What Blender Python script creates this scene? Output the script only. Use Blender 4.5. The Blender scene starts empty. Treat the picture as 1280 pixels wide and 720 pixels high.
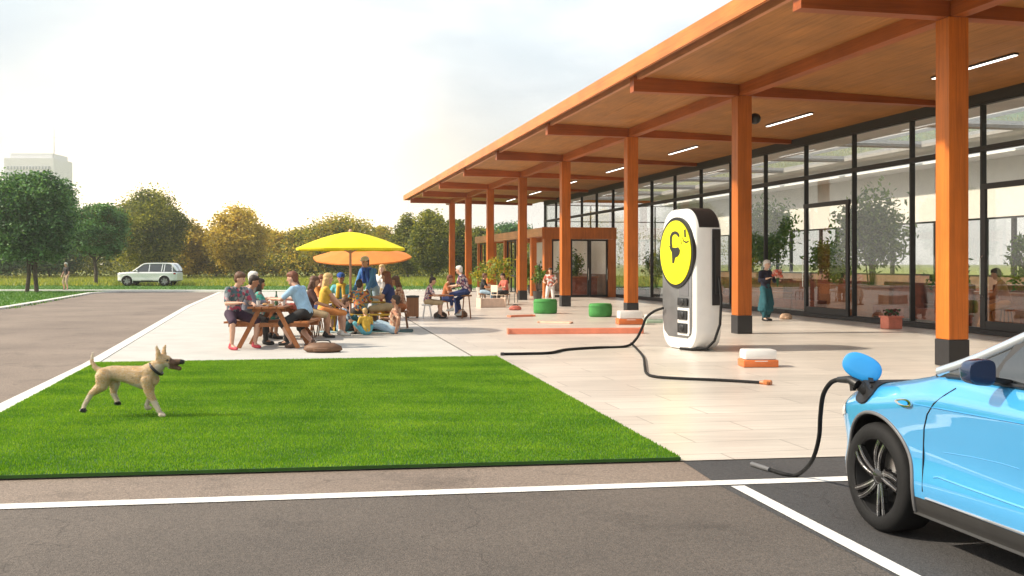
import bpy, bmesh, math, random
import numpy as np
from mathutils import Vector, Matrix
random.seed(7)
SC = bpy.context.scene
COL = SC.collection
PI = math.pi
F, CX, HZ, CAMZ = 1300.0, 640.0, 330.0, 1.75
TH = math.radians(12.15)
CT, ST = math.cos(TH), math.sin(TH)
SUN_AZ, SUN_EL = math.radians(-97), math.radians(40)

def P(px, py, Y): return Vector(((px-CX)/F*Y, Y, CAMZ-(py-HZ)/F*Y))
def G(px, py, z=0.0):
    Y = F*(CAMZ-z)/(py-HZ)
    return Vector(((px-CX)/F*Y, Y, z))
def BS(t, s, z=0.0): return Vector((-t*ST+s*CT, t*CT+s*ST, z))   # along / across the pavilion
def TS(v): return (-v.x*ST+v.y*CT, v.x*CT+v.y*ST)

# ---------------------------------------------------------------- materials
def nodes_of(name):
    m = bpy.data.materials.new(name); m.use_nodes = True
    nt = m.node_tree
    return m, nt, nt.nodes['Principled BSDF']
def set_in(b, k, v):
    if k in b.inputs: b.inputs[k].default_value = v
def c4(c): return (c[0], c[1], c[2], 1.0)
def mul(c, k): return tuple(max(0, min(1, x*k)) for x in c)

def M(name, col, rough=.6, var=.12, scale=6.0, stretch=(1, 1, 1), bump=0.0, bscale=60.0, metal=0.0,
      coat=0.0, spec=.5, col2=None, detail=4.0, rot=0.0):
    m, nt, b = nodes_of(name)
    n, l = nt.nodes, nt.links
    tc = n.new('ShaderNodeTexCoord'); mp = n.new('ShaderNodeMapping')
    mp.inputs['Scale'].default_value = stretch; mp.inputs['Rotation'].default_value = (0, 0, rot)
    l.new(tc.outputs['Object'], mp.inputs['Vector'])
    no = n.new('ShaderNodeTexNoise'); no.inputs['Scale'].default_value = scale; no.inputs['Detail'].default_value = detail
    no.inputs['Roughness'].default_value = .6
    l.new(mp.outputs[0], no.inputs['Vector'])
    mr = n.new('ShaderNodeMapRange'); mr.inputs['From Min'].default_value = .3; mr.inputs['From Max'].default_value = .7
    l.new(no.outputs['Fac'], mr.inputs['Value'])
    mx = n.new('ShaderNodeMix'); mx.data_type = 'RGBA'
    mx.inputs['A'].default_value = c4(mul(col, 1-var)); mx.inputs['B'].default_value = c4(col2 if col2 else mul(col, 1+var))
    l.new(mr.outputs[0], mx.inputs['Factor']); l.new(mx.outputs['Result'], b.inputs['Base Color'])
    set_in(b, 'Roughness', rough); set_in(b, 'Metallic', metal); set_in(b, 'Coat Weight', coat); set_in(b, 'Coat Roughness', .03)
    set_in(b, 'Specular IOR Level', spec)
    if bump:
        n2 = n.new('ShaderNodeTexNoise'); n2.inputs['Scale'].default_value = bscale; n2.inputs['Detail'].default_value = 3
        l.new(mp.outputs[0], n2.inputs['Vector'])
        bp = n.new('ShaderNodeBump'); bp.inputs['Strength'].default_value = bump; bp.inputs['Distance'].default_value = .01
        l.new(n2.outputs['Fac'], bp.inputs['Height']); l.new(bp.outputs[0], b.inputs['Normal'])
    return m

def asphalt(name, col, warm):
    m, nt, b = nodes_of(name); n, l = nt.nodes, nt.links
    tc = n.new('ShaderNodeTexCoord')
    a = n.new('ShaderNodeTexNoise'); a.inputs['Scale'].default_value = .35; a.inputs['Detail'].default_value = 6
    f = n.new('ShaderNodeTexNoise'); f.inputs['Scale'].default_value = 55; f.inputs['Detail'].default_value = 4; f.inputs['Roughness'].default_value = .75
    v = n.new('ShaderNodeTexVoronoi'); v.inputs['Scale'].default_value = 95
    for x in (a, f, v): l.new(tc.outputs['Object'], x.inputs['Vector'])
    m1 = n.new('ShaderNodeMix'); m1.data_type = 'RGBA'; m1.inputs['A'].default_value = c4(mul(col, .85)); m1.inputs['B'].default_value = c4(warm)
    r1 = n.new('ShaderNodeMapRange'); r1.inputs['From Min'].default_value = .35; r1.inputs['From Max'].default_value = .65
    l.new(a.outputs['Fac'], r1.inputs['Value']); l.new(r1.outputs[0], m1.inputs['Factor'])
    r2 = n.new('ShaderNodeMapRange'); r2.inputs['From Min'].default_value = .3; r2.inputs['From Max'].default_value = .7
    r2.inputs['To Min'].default_value = .5; r2.inputs['To Max'].default_value = 1.5
    l.new(f.outputs['Fac'], r2.inputs['Value'])
    m2 = n.new('ShaderNodeMix'); m2.data_type = 'RGBA'; m2.blend_type = 'MULTIPLY'; m2.inputs['Factor'].default_value = 1
    l.new(m1.outputs['Result'], m2.inputs['A']); l.new(r2.outputs[0], m2.inputs['B'])
    s1 = n.new('ShaderNodeTexNoise'); s1.inputs['Scale'].default_value = .8; s1.inputs['Detail'].default_value = 7; s1.inputs['Roughness'].default_value = .7; l.new(tc.outputs['Object'], s1.inputs['Vector'])
    s2 = n.new('ShaderNodeMapRange'); s2.inputs['From Min'].default_value = .56; s2.inputs['From Max'].default_value = .70; s2.inputs['To Min'].default_value = 1; s2.inputs['To Max'].default_value = .62; l.new(s1.outputs['Fac'], s2.inputs['Value'])
    nd = n.new('ShaderNodeTexNoise'); nd.inputs['Scale'].default_value = 1.4; nd.inputs['Detail'].default_value = 6; l.new(tc.outputs['Object'], nd.inputs['Vector'])
    va = n.new('ShaderNodeVectorMath'); va.operation = 'MULTIPLY_ADD'; va.inputs[1].default_value = (.9, .9, .9); l.new(nd.outputs['Color'], va.inputs[0]); l.new(tc.outputs['Object'], va.inputs[2])
    ck = n.new('ShaderNodeTexVoronoi'); ck.feature = 'DISTANCE_TO_EDGE'; ck.inputs['Scale'].default_value = .32; l.new(va.outputs[0], ck.inputs['Vector'])
    c2 = n.new('ShaderNodeMapRange'); c2.inputs['From Min'].default_value = .0; c2.inputs['From Max'].default_value = .0035; c2.inputs['To Min'].default_value = .62; c2.inputs['To Max'].default_value = 1; l.new(ck.outputs['Distance'], c2.inputs['Value'])
    mm = n.new('ShaderNodeMath'); mm.operation = 'MULTIPLY'; l.new(s2.outputs[0], mm.inputs[0]); l.new(c2.outputs[0], mm.inputs[1])
    m3 = n.new('ShaderNodeMix'); m3.data_type = 'RGBA'; m3.blend_type = 'MULTIPLY'; m3.inputs['Factor'].default_value = 1; l.new(m2.outputs['Result'], m3.inputs['A']); l.new(mm.outputs[0], m3.inputs['B'])
    l.new(m3.outputs['Result'], b.inputs['Base Color'])
    set_in(b, 'Roughness', .8)
    bp = n.new('ShaderNodeBump'); bp.inputs['Strength'].default_value = .5; bp.inputs['Distance'].default_value = .006
    l.new(v.outputs['Distance'], bp.inputs['Height']); l.new(bp.outputs[0], b.inputs['Normal'])
    return m

def paving(name, col, bw, bh, mortar, var=.12):
    m, nt, b = nodes_of(name); n, l = nt.nodes, nt.links
    tc = n.new('ShaderNodeTexCoord'); mp = n.new('ShaderNodeMapping'); mp.inputs['Rotation'].default_value = (0, 0, -TH)
    l.new(tc.outputs['Object'], mp.inputs['Vector'])
    br = n.new('ShaderNodeTexBrick'); br.inputs['Scale'].default_value = 1.0
    br.inputs['Color1'].default_value = c4(mul(col, 1-var)); br.inputs['Color2'].default_value = c4(mul(col, 1+var))
    br.inputs['Mortar'].default_value = c4(mul(col, .5)); br.inputs['Mortar Size'].default_value = mortar
    br.inputs['Mortar Smooth'].default_value = .4
    br.inputs['Brick Width'].default_value = bw; br.inputs['Row Height'].default_value = bh; br.offset = .37
    l.new(mp.outputs[0], br.inputs['Vector'])
    mp2 = n.new('ShaderNodeMapping'); mp2.inputs['Rotation'].default_value = (0, 0, -TH); mp2.inputs['Scale'].default_value = (.5, 5, 1)
    l.new(tc.outputs['Object'], mp2.inputs['Vector'])
    no = n.new('ShaderNodeTexNoise'); no.inputs['Scale'].default_value = 1.6; no.inputs['Detail'].default_value = 7; no.inputs['Roughness'].default_value = .65
    l.new(mp2.outputs[0], no.inputs['Vector'])
    r = n.new('ShaderNodeMapRange'); r.inputs['From Min'].default_value = .3; r.inputs['From Max'].default_value = .7
    r.inputs['To Min'].default_value = .84; r.inputs['To Max'].default_value = 1.12
    l.new(no.outputs['Fac'], r.inputs['Value'])
    mx = n.new('ShaderNodeMix'); mx.data_type = 'RGBA'; mx.blend_type = 'MULTIPLY'; mx.inputs['Factor'].default_value = 1
    l.new(br.outputs['Color'], mx.inputs['A']); l.new(r.outputs[0], mx.inputs['B'])
    st = n.new('ShaderNodeTexNoise'); st.inputs['Scale'].default_value = .45; st.inputs['Detail'].default_value = 5
    l.new(tc.outputs['Object'], st.inputs['Vector'])
    r3 = n.new('ShaderNodeMapRange'); r3.inputs['From Min'].default_value = .35; r3.inputs['From Max'].default_value = .65
    r3.inputs['To Min'].default_value = .86; r3.inputs['To Max'].default_value = 1.06
    l.new(st.outputs['Fac'], r3.inputs['Value'])
    m3 = n.new('ShaderNodeMix'); m3.data_type = 'RGBA'; m3.blend_type = 'MULTIPLY'; m3.inputs['Factor'].default_value = 1
    l.new(mx.outputs['Result'], m3.inputs['A']); l.new(r3.outputs[0], m3.inputs['B'])
    l.new(m3.outputs['Result'], b.inputs['Base Color'])
    set_in(b, 'Roughness', .33)
    return m

def wood(name, col, axis, rough=.45):
    sc = [9, 9, 9]; sc[axis] = .35
    m, nt, b = nodes_of(name); n, l = nt.nodes, nt.links
    tc = n.new('ShaderNodeTexCoord'); mp = n.new('ShaderNodeMapping'); mp.inputs['Scale'].default_value = sc
    l.new(tc.outputs['Object'], mp.inputs['Vector'])
    no = n.new('ShaderNodeTexNoise'); no.inputs['Scale'].default_value = 1.6; no.inputs['Detail'].default_value = 8; no.inputs['Roughness'].default_value = .7
    no.inputs['Distortion'].default_value = .6
    l.new(mp.outputs[0], no.inputs['Vector'])
    cr = n.new('ShaderNodeValToRGB'); e = cr.color_ramp.elements
    e[0].position = .28; e[0].color = c4(mul(col, .66)); e[1].position = .72; e[1].color = c4(mul(col, 1.25))
    x = e.new(.5); x.color = c4(col)
    oi = n.new('ShaderNodeObjectInfo'); vr = n.new('ShaderNodeMapRange'); vr.inputs['To Min'].default_value = .80; vr.inputs['To Max'].default_value = 1.16
    l.new(oi.outputs['Random'], vr.inputs['Value']); hs = n.new('ShaderNodeHueSaturation'); l.new(vr.outputs[0], hs.inputs['Value'])
    kn = n.new('ShaderNodeTexNoise'); kn.inputs['Scale'].default_value = .9; kn.inputs['Detail'].default_value = 4; l.new(tc.outputs['Object'], kn.inputs['Vector'])
    kr = n.new('ShaderNodeMapRange'); kr.inputs['From Min'].default_value = .3; kr.inputs['From Max'].default_value = .7; kr.inputs['To Min'].default_value = .82; kr.inputs['To Max'].default_value = 1.12
    l.new(kn.outputs['Fac'], kr.inputs['Value']); km = n.new('ShaderNodeMix'); km.data_type = 'RGBA'; km.blend_type = 'MULTIPLY'; km.inputs['Factor'].default_value = 1
    l.new(cr.outputs['Color'], km.inputs['A']); l.new(kr.outputs[0], km.inputs['B']); l.new(km.outputs['Result'], hs.inputs['Color'])
    l.new(no.outputs['Fac'], cr.inputs['Fac']); l.new(hs.outputs['Color'], b.inputs['Base Color'])
    set_in(b, 'Roughness', rough); set_in(b, 'Specular IOR Level', .35)
    bp = n.new('ShaderNodeBump'); bp.inputs['Strength'].default_value = .12; bp.inputs['Distance'].default_value = .01
    l.new(no.outputs['Fac'], bp.inputs['Height']); l.new(bp.outputs[0], b.inputs['Normal'])
    return m

def leafmat(name, c1, c2, trans=.45):
    m = bpy.data.materials.new(name); m.use_nodes = True; nt = m.node_tree; n, l = nt.nodes, nt.links; n.clear()
    out = n.new('ShaderNodeOutputMaterial')
    tc = n.new('ShaderNodeTexCoord'); no = n.new('ShaderNodeTexNoise'); no.inputs['Scale'].default_value = 1.1; no.inputs['Detail'].default_value = 5
    l.new(tc.outputs['Object'], no.inputs['Vector'])
    mr = n.new('ShaderNodeMapRange'); mr.inputs['From Min'].default_value = .33; mr.inputs['From Max'].default_value = .67
    l.new(no.outputs['Fac'], mr.inputs['Value'])
    mx = n.new('ShaderNodeMix'); mx.data_type = 'RGBA'; mx.inputs['A'].default_value = c4(c1); mx.inputs['B'].default_value = c4(c2)
    l.new(mr.outputs[0], mx.inputs['Factor'])
    d = n.new('ShaderNodeBsdfPrincipled'); set_in(d, 'Roughness', .55); t = n.new('ShaderNodeBsdfTranslucent')
    l.new(mx.outputs['Result'], d.inputs['Base Color'])
    br = n.new('ShaderNodeMix'); br.data_type = 'RGBA'; br.blend_type = 'MULTIPLY'; br.inputs['Factor'].default_value = 1
    br.inputs['B'].default_value = (1.35, 1.15, .45, 1)
    l.new(mx.outputs['Result'], br.inputs['A']); l.new(br.outputs['Result'], t.inputs['Color'])
    ms = n.new('ShaderNodeMixShader'); ms.inputs['Fac'].default_value = trans
    l.new(d.outputs[0], ms.inputs[1]); l.new(t.outputs[0], ms.inputs[2]); l.new(ms.outputs[0], out.inputs['Surface'])
    return m

def glassmat(name, tint, refl=.12, rough=.0):
    m = bpy.data.materials.new(name); m.use_nodes = True; nt = m.node_tree; n, l = nt.nodes, nt.links; n.clear()
    out = n.new('ShaderNodeOutputMaterial')
    lw = n.new('ShaderNodeLayerWeight'); lw.inputs['Blend'].default_value = .5
    pw = n.new('ShaderNodeMath'); pw.operation = 'POWER'; pw.inputs[1].default_value = 4.0; l.new(lw.outputs['Facing'], pw.inputs[0])
    ad = n.new('ShaderNodeMath'); ad.operation = 'MULTIPLY_ADD'; ad.inputs[1].default_value = .8; ad.inputs[2].default_value = refl; ad.use_clamp = True
    l.new(pw.outputs[0], ad.inputs[0])
    t = n.new('ShaderNodeBsdfTransparent'); t.inputs['Color'].default_value = c4(tint)
    g = n.new('ShaderNodeBsdfGlossy'); g.inputs['Roughness'].default_value = rough
    ms = n.new('ShaderNodeMixShader')
    l.new(ad.outputs[0], ms.inputs['Fac']); l.new(t.outputs[0], ms.inputs[1]); l.new(g.outputs[0], ms.inputs[2]); l.new(ms.outputs[0], out.inputs['Surface'])
    return m

def emit(name, col, s):
    m, nt, b = nodes_of(name); b.inputs['Base Color'].default_value = c4(col)
    b.inputs['Emission Color'].default_value = c4(col); b.inputs['Emission Strength'].default_value = s
    return m

def pattern(name, cols, scale=22.0):
    m, nt, b = nodes_of(name); n, l = nt.nodes, nt.links
    tc = n.new('ShaderNodeTexCoord'); v = n.new('ShaderNodeTexVoronoi'); v.inputs['Scale'].default_value = scale
    l.new(tc.outputs['Object'], v.inputs['Vector'])
    sp = n.new('ShaderNodeSeparateColor'); l.new(v.outputs['Color'], sp.inputs[0])
    cr = n.new('ShaderNodeValToRGB'); cr.color_ramp.interpolation = 'CONSTANT'
    e = cr.color_ramp.elements
    for i, c in enumerate(cols):
        p = i/len(cols)
        if i < 2: x = e[i]; x.position = p
        else: x = e.new(p)
        x.color = c4(c)
    l.new(sp.outputs[0], cr.inputs['Fac']); l.new(cr.outputs['Color'], b.inputs['Base Color'])
    set_in(b, 'Roughness', .85)
    return m

# ---------------------------------------------------------------- mesh helpers
class MB:
    def __init__(self): self.v, self.f, self.m = [], [], []
    def add(self, vs, fs, mi=0):
        o = len(self.v); self.v += [tuple(x) for x in vs]
        self.f += [tuple(i+o for i in f) for f in fs]; self.m += [mi]*len(fs); return self
    def box(self, a, b, mi=0, bev=0.0):
        x0, y0, z0 = [min(p, q) for p, q in zip(a, b)]; x1, y1, z1 = [max(p, q) for p, q in zip(a, b)]
        if bev <= 0:
            vs = [(x0,y0,z0),(x1,y0,z0),(x1,y1,z0),(x0,y1,z0),(x0,y0,z1),(x1,y0,z1),(x1,y1,z1),(x0,y1,z1)]
            return self.add(vs, [(0,3,2,1),(4,5,6,7),(0,1,5,4),(1,2,6,5),(2,3,7,6),(3,0,4,7)], mi)
        bm = bmesh.new(); bmesh.ops.create_cube(bm, size=1)
        for v in bm.verts: v.co = Vector(((x0+x1)/2+v.co.x*(x1-x0), (y0+y1)/2+v.co.y*(y1-y0), (z0+z1)/2+v.co.z*(z1-z0)))
        bmesh.ops.bevel(bm, geom=bm.edges[:], offset=bev, segments=2, affect='EDGES', profile=.6)
        return self.bm(bm, mi)
    def bm(self, bm, mi=0, mat=None):
        if mat is not None: bmesh.ops.transform(bm, matrix=mat, verts=bm.verts)
        bm.verts.index_update()
        self.add([v.co[:] for v in bm.verts], [[v.index for v in f.verts] for f in bm.faces], mi); bm.free(); return self
    def bar(self, p, q, w, h, mi=0, up=(0, 0, 1)):       # rectangular bar from p to q
        p, q = Vector(p), Vector(q); d = (q-p).normalized(); u = Vector(up)
        if abs(d.dot(u)) > .98: u = Vector((0, 1, 0))
        s = d.cross(u).normalized(); u = s.cross(d).normalized()
        vs = [c + s*a*w/2 + u*b*h/2 for c in (p, q) for a, b in ((-1,-1),(1,-1),(1,1),(-1,1))]
        return self.add(vs, [(3,2,1,0),(4,5,6,7),(0,1,5,4),(1,2,6,5),(2,3,7,6),(3,0,4,7)], mi)
    def tube(self, pts, r, n=10, mi=0, cap=True):
        pts = [Vector(p) for p in pts]; k = len(pts)
        rs = r if isinstance(r, (list, tuple)) else [r]*k
        vs, fs = [], []; prev = None
        for i, p in enumerate(pts):
            d = (pts[min(i+1, k-1)]-pts[max(i-1, 0)]).normalized()
            if prev is None:
                a = d.cross(Vector((0, 0, 1)));
                if a.length < 1e-3: a = d.cross(Vector((0, 1, 0)))
                a.normalize()
            else:
                a = prev-d*prev.dot(d); a.normalize()
            prev = a; b = d.cross(a)
            for j in range(n):
                t = 2*PI*j/n; vs.append(p+(a*math.cos(t)+b*math.sin(t))*rs[i])
        for i in range(k-1):
            for j in range(n): fs.append((i*n+j, i*n+(j+1)%n, (i+1)*n+(j+1)%n, (i+1)*n+j))
        if cap: fs += [tuple(range(n-1, -1, -1)), tuple((k-1)*n+j for j in range(n))]
        return self.add(vs, fs, mi)
    def lathe(self, prof, n=24, mi=0, c=(0, 0, 0), sx=1, sy=1):
        vs, fs = [], []; k = len(prof)
        for r, z in prof:
            for j in range(n):
                t = 2*PI*j/n; vs.append((c[0]+r*sx*math.cos(t), c[1]+r*sy*math.sin(t), c[2]+z))
        for i in range(k-1):
            for j in range(n): fs.append((i*n+j, i*n+(j+1)%n, (i+1)*n+(j+1)%n, (i+1)*n+j))
        if prof[0][0] > 1e-4: fs.append(tuple(range(n-1, -1, -1)))
        if prof[-1][0] > 1e-4: fs.append(tuple((k-1)*n+j for j in range(n)))
        return self.add(vs, fs, mi)
    def prism(self, poly, z0, z1, mi=0, fn=None):       # polygon (x,y) extruded z0..z1, fn maps a point
        n = len(poly); fn = fn or (lambda p: p)
        vs = [fn(Vector((x, y, z0))) for x, y in poly]+[fn(Vector((x, y, z1))) for x, y in poly]
        return self.add(vs, [tuple(range(n-1, -1, -1)), tuple(range(n, 2*n))]+[(i, (i+1)%n, n+(i+1)%n, n+i) for i in range(n)], mi)
    def ball(self, c, r, mi=0, nu=14, nv=9, rot=None):
        c = Vector(c); r = (r, r, r) if not isinstance(r, (tuple, list)) else r; vs, fs = [], []
        for i in range(nv+1):
            a = PI*i/nv
            for j in range(nu):
                t = 2*PI*j/nu; v = Vector((r[0]*math.sin(a)*math.cos(t), r[1]*math.sin(a)*math.sin(t), r[2]*math.cos(a)))
                if rot is not None: v = rot @ v
                vs.append(c+v)
        for i in range(nv):
            for j in range(nu): fs.append((i*nu+j, (i+1)*nu+j, (i+1)*nu+(j+1)%nu, i*nu+(j+1)%nu))
        return self.add(vs, fs, mi)
    def build(self, name, mats, parent=None, off=(0, 0, 0), smooth=None, clean=True):
        me = bpy.data.meshes.new(name)
        o = Vector(off)
        me.from_pydata([tuple(Vector(v)-o) for v in self.v], [], self.f)
        if not isinstance(mats, (list, tuple)): mats = [mats]
        for m in mats: me.materials.append(m)
        me.polygons.foreach_set('material_index', self.m)
        if clean:
            bm = bmesh.new(); bm.from_mesh(me); bmesh.ops.remove_doubles(bm, verts=bm.verts, dist=1e-5)
            bmesh.ops.recalc_face_normals(bm, faces=bm.faces); bm.to_mesh(me); bm.free()
        if smooth is not None: shade(me, smooth)
        ob = bpy.data.objects.new(name, me); COL.objects.link(ob)
        if parent is not None: ob.parent = parent
        else: ob.location = o
        return ob

def shade(me, ang=35):
    me.polygons.foreach_set('use_smooth', [True]*len(me.polygons))
    try: me.set_sharp_from_angle(angle=math.radians(ang))
    except Exception: pass

def tag(o, label, cat, group=None):
    o['label'] = label; o['category'] = cat
    if group: o['group'] = group
    return o
def struct(o, kind='structure'): o['kind'] = kind; return o
def thing(name, label, cat, loc=(0, 0, 0), rz=0, group=None):
    o = bpy.data.objects.new(name, None); COL.objects.link(o); o.empty_display_size = .2
    o.location = loc; o.rotation_euler = (0, 0, rz); return tag(o, label, cat, group)
def dup(root, loc, rz=0, label=None, group=None, scale=None):
    r = root.copy(); COL.objects.link(r); r.location = loc; r.rotation_euler = (0, 0, rz)
    if scale: r.scale = scale
    if label: r['label'] = label
    if group: r['group'] = group
    for ch in list(root.children):
        c = ch.copy(); COL.objects.link(c); c.parent = r
        for g in list(ch.children):
            d = g.copy(); COL.objects.link(d); d.parent = c
    return r
def sheet(name, pts, z, mat, kind='structure'):
    me = bpy.data.meshes.new(name)
    me.from_pydata([(p[0], p[1], z) for p in pts], [], [tuple(range(len(pts)))])
    me.materials.append(mat)
    bm = bmesh.new(); bm.from_mesh(me); bmesh.ops.recalc_face_normals(bm, faces=bm.faces)
    if bm.faces[:][0].normal.z < 0: bmesh.ops.reverse_faces(bm, faces=bm.faces)
    bmesh.ops.triangulate(bm, faces=bm.faces); bm.to_mesh(me); bm.free()
    o = bpy.data.objects.new(name, me); COL.objects.link(o); o['kind'] = kind
    return o
def mesh_np(name, verts, faces, mats, midx=None, parent=None):
    me = bpy.data.meshes.new(name); nv, nf, k = len(verts), len(faces), faces.shape[1]
    me.vertices.add(nv); me.vertices.foreach_set('co', verts.astype(np.float32).ravel())
    me.loops.add(nf*k); me.loops.foreach_set('vertex_index', faces.astype(np.int32).ravel())
    me.polygons.add(nf); me.polygons.foreach_set('loop_start', np.arange(0, nf*k, k, dtype=np.int32))
    for m in (mats if isinstance(mats, (list, tuple)) else [mats]): me.materials.append(m)
    if midx is not None: me.polygons.foreach_set('material_index', midx.astype(np.int32))
    me.update(calc_edges=True)
    o = bpy.data.objects.new(name, me); COL.objects.link(o)
    if parent is not None: o.parent = parent
    return o

# ---------------------------------------------------------------- camera, light, sky
cam = bpy.data.cameras.new('camera'); co = bpy.data.objects.new('camera', cam); COL.objects.link(co); SC.camera = co
co.location = (0, 0, CAMZ); co.rotation_euler = (PI/2, 0, 0)
cam.sensor_width = 36; cam.lens = 36*F/1280; cam.shift_y = (HZ-360)/1280; cam.clip_end = 6000; cam.clip_start = .05
sd = bpy.data.lights.new('sun', 'SUN'); so = bpy.data.objects.new('sun', sd); COL.objects.link(so)
sd.energy = 4.4; sd.angle = math.radians(2.0); sd.color = (1, .87, .70)
sv = Vector((math.sin(SUN_AZ)*math.cos(SUN_EL), math.cos(SUN_AZ)*math.cos(SUN_EL), math.sin(SUN_EL)))
so.rotation_euler = sv.to_track_quat('Z', 'Y').to_euler(); so.location = (-30, 20, 40)
W = bpy.data.worlds.new('World'); SC.world = W; W.use_nodes = True
wn, wl = W.node_tree.nodes, W.node_tree.links
bg = wn['Background']
sk = wn.new('ShaderNodeTexSky'); sk.sky_type = 'NISHITA'; sk.sun_disc = False
sk.sun_elevation = SUN_EL; sk.sun_rotation = SUN_AZ; sk.air_density = 1.0; sk.dust_density = 3.0; sk.ozone_density = 1.0
# thin high cloud: pale noise veils over the physical sky
tc = wn.new('ShaderNodeTexCoord'); mp = wn.new('ShaderNodeMapping'); mp.inputs['Scale'].default_value = (1.2, 1.2, 3.2)
wl.new(tc.outputs['Generated'], mp.inputs['Vector'])
cn = wn.new('ShaderNodeTexNoise'); cn.inputs['Scale'].default_value = 2.2; cn.inputs['Detail'].default_value = 7; cn.inputs['Roughness'].default_value = .55
wl.new(mp.outputs[0], cn.inputs['Vector'])
cr = wn.new('ShaderNodeMapRange'); cr.inputs['From Min'].default_value = .40; cr.inputs['From Max'].default_value = .68
cr.inputs['To Min'].default_value = .12; cr.inputs['To Max'].default_value = .95
wl.new(cn.outputs['Fac'], cr.inputs['Value'])
cm = wn.new('ShaderNodeMix'); cm.data_type = 'RGBA'; cm.inputs['B'].default_value = (10.2, 10.4, 10.5, 1)
wl.new(cr.outputs[0], cm.inputs['Factor']); wl.new(sk.outputs[0], cm.inputs['A'])
gd = wn.new('ShaderNodeVectorMath'); gd.operation = 'DOT_PRODUCT'; ga, ge = math.radians(-14.5), math.radians(3.0)
gd.inputs[1].default_value = (math.sin(ga)*math.cos(ge), math.cos(ga)*math.cos(ge), math.sin(ge)); wl.new(tc.outputs['Generated'], gd.inputs[0])
gm = wn.new('ShaderNodeMath'); gm.operation = 'MAXIMUM'; gm.inputs[1].default_value = 0; wl.new(gd.outputs['Value'], gm.inputs[0])
gp = wn.new('ShaderNodeMath'); gp.operation = 'POWER'; gp.inputs[1].default_value = 110; wl.new(gm.outputs[0], gp.inputs[0])
ga_ = wn.new('ShaderNodeMix'); ga_.data_type = 'RGBA'; ga_.blend_type = 'ADD'; ga_.inputs['B'].default_value = (17, 12, 6, 1)     # bright low sunny haze bank
wl.new(gp.outputs[0], ga_.inputs['Factor'])
sz = wn.new('ShaderNodeSeparateXYZ'); wl.new(tc.outputs['Generated'], sz.inputs[0])     # pale blue showing through higher up
ez = wn.new('ShaderNodeMapRange'); ez.inputs['From Min'].default_value = .07; ez.inputs['From Max'].default_value = .24; ez.inputs['To Max'].default_value = .95; wl.new(sz.outputs['Z'], ez.inputs['Value'])
c2 = wn.new('ShaderNodeTexNoise'); c2.inputs['Scale'].default_value = 4.5; c2.inputs['Detail'].default_value = 8; c2.inputs['Roughness'].default_value = .55; wl.new(mp.outputs[0], c2.inputs['Vector'])
cz = wn.new('ShaderNodeMapRange'); cz.inputs['From Min'].default_value = .36; cz.inputs['From Max'].default_value = .62; cz.inputs['To Min'].default_value = 1; cz.inputs['To Max'].default_value = .25; wl.new(c2.outputs['Fac'], cz.inputs['Value'])
em = wn.new('ShaderNodeMath'); em.operation = 'MULTIPLY'; wl.new(ez.outputs[0], em.inputs[0]); wl.new(cz.outputs[0], em.inputs[1])
bm_ = wn.new('ShaderNodeMix'); bm_.data_type = 'RGBA'; bm_.inputs['B'].default_value = (5.2, 6.1, 6.6, 1); wl.new(em.outputs[0], bm_.inputs['Factor']); hz2 = wn.new('ShaderNodeMapRange'); hz2.inputs['From Min'].default_value = .02; hz2.inputs['From Max'].default_value = .20; hz2.inputs['To Min'].default_value = .95; hz2.inputs['To Max'].default_value = 0; wl.new(sz.outputs['Z'], hz2.inputs['Value'])
hm = wn.new('ShaderNodeMix'); hm.data_type = 'RGBA'; hm.inputs['B'].default_value = (8.8, 8.4, 7.7, 1); wl.new(hz2.outputs[0], hm.inputs['Factor']); wl.new(cm.outputs['Result'], hm.inputs['A'])
wl.new(hm.outputs['Result'], bm_.inputs['A'])
wl.new(bm_.outputs['Result'], ga_.inputs['A'])
wl.new(ga_.outputs['Result'], bg.inputs['Color']); bg.inputs['Strength'].default_value = .10
SC.view_settings.view_transform = 'Standard'; SC.view_settings.look = 'None'; SC.view_settings.gamma = 1
SC.view_settings.exposure = .66
cy = SC.cycles
cy.use_denoising = True; cy.max_bounces = 8; cy.diffuse_bounces = 3; cy.glossy_bounces = 4; cy.transparent_max_bounces = 16
cy.caustics_reflective = False; cy.caustics_refractive = False; cy.sample_clamp_indirect = 6; cy.volume_bounces = 0

# ---------------------------------------------------------------- shared materials
m_dark = M('dark_metal', (.02, .02, .022), .4)
m_black = M('black_plastic', (.012, .012, .013), .45)
m_rubber = M('black_rubber', (.008, .008, .0085), .75, .2, 14, bump=.15, spec=.3)
m_white = M('white_plastic', (.78, .78, .76), .3, .03, coat=.3)
m_chrome = M('chrome', (.7, .7, .7), .15, .05, metal=1)
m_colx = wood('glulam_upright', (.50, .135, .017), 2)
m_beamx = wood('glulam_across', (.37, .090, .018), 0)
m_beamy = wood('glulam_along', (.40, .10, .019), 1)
m_ply = wood('plywood_soffit', (.42, .175, .043), 1, .55)
m_orange = M('orange_plastic', (.62, .16, .04), .45, .08)
m_coral = M('coral_paint', (.66, .21, .12), .55, .12, 3)
m_green = M('green_fabric', (.055, .26, .06), .8, .12, 8, bump=.2, bscale=80)
m_bench = wood('orange_bench_wood', (.44, .15, .045), 0)
m_brown = wood('brown_wood', (.24, .105, .045), 2)
m_glass = glassmat('window_glass', (.97, .98, .97), .12)
m_cream = M('cream_plaster', (.78, .76, .70), .8, .04, 2)
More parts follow.
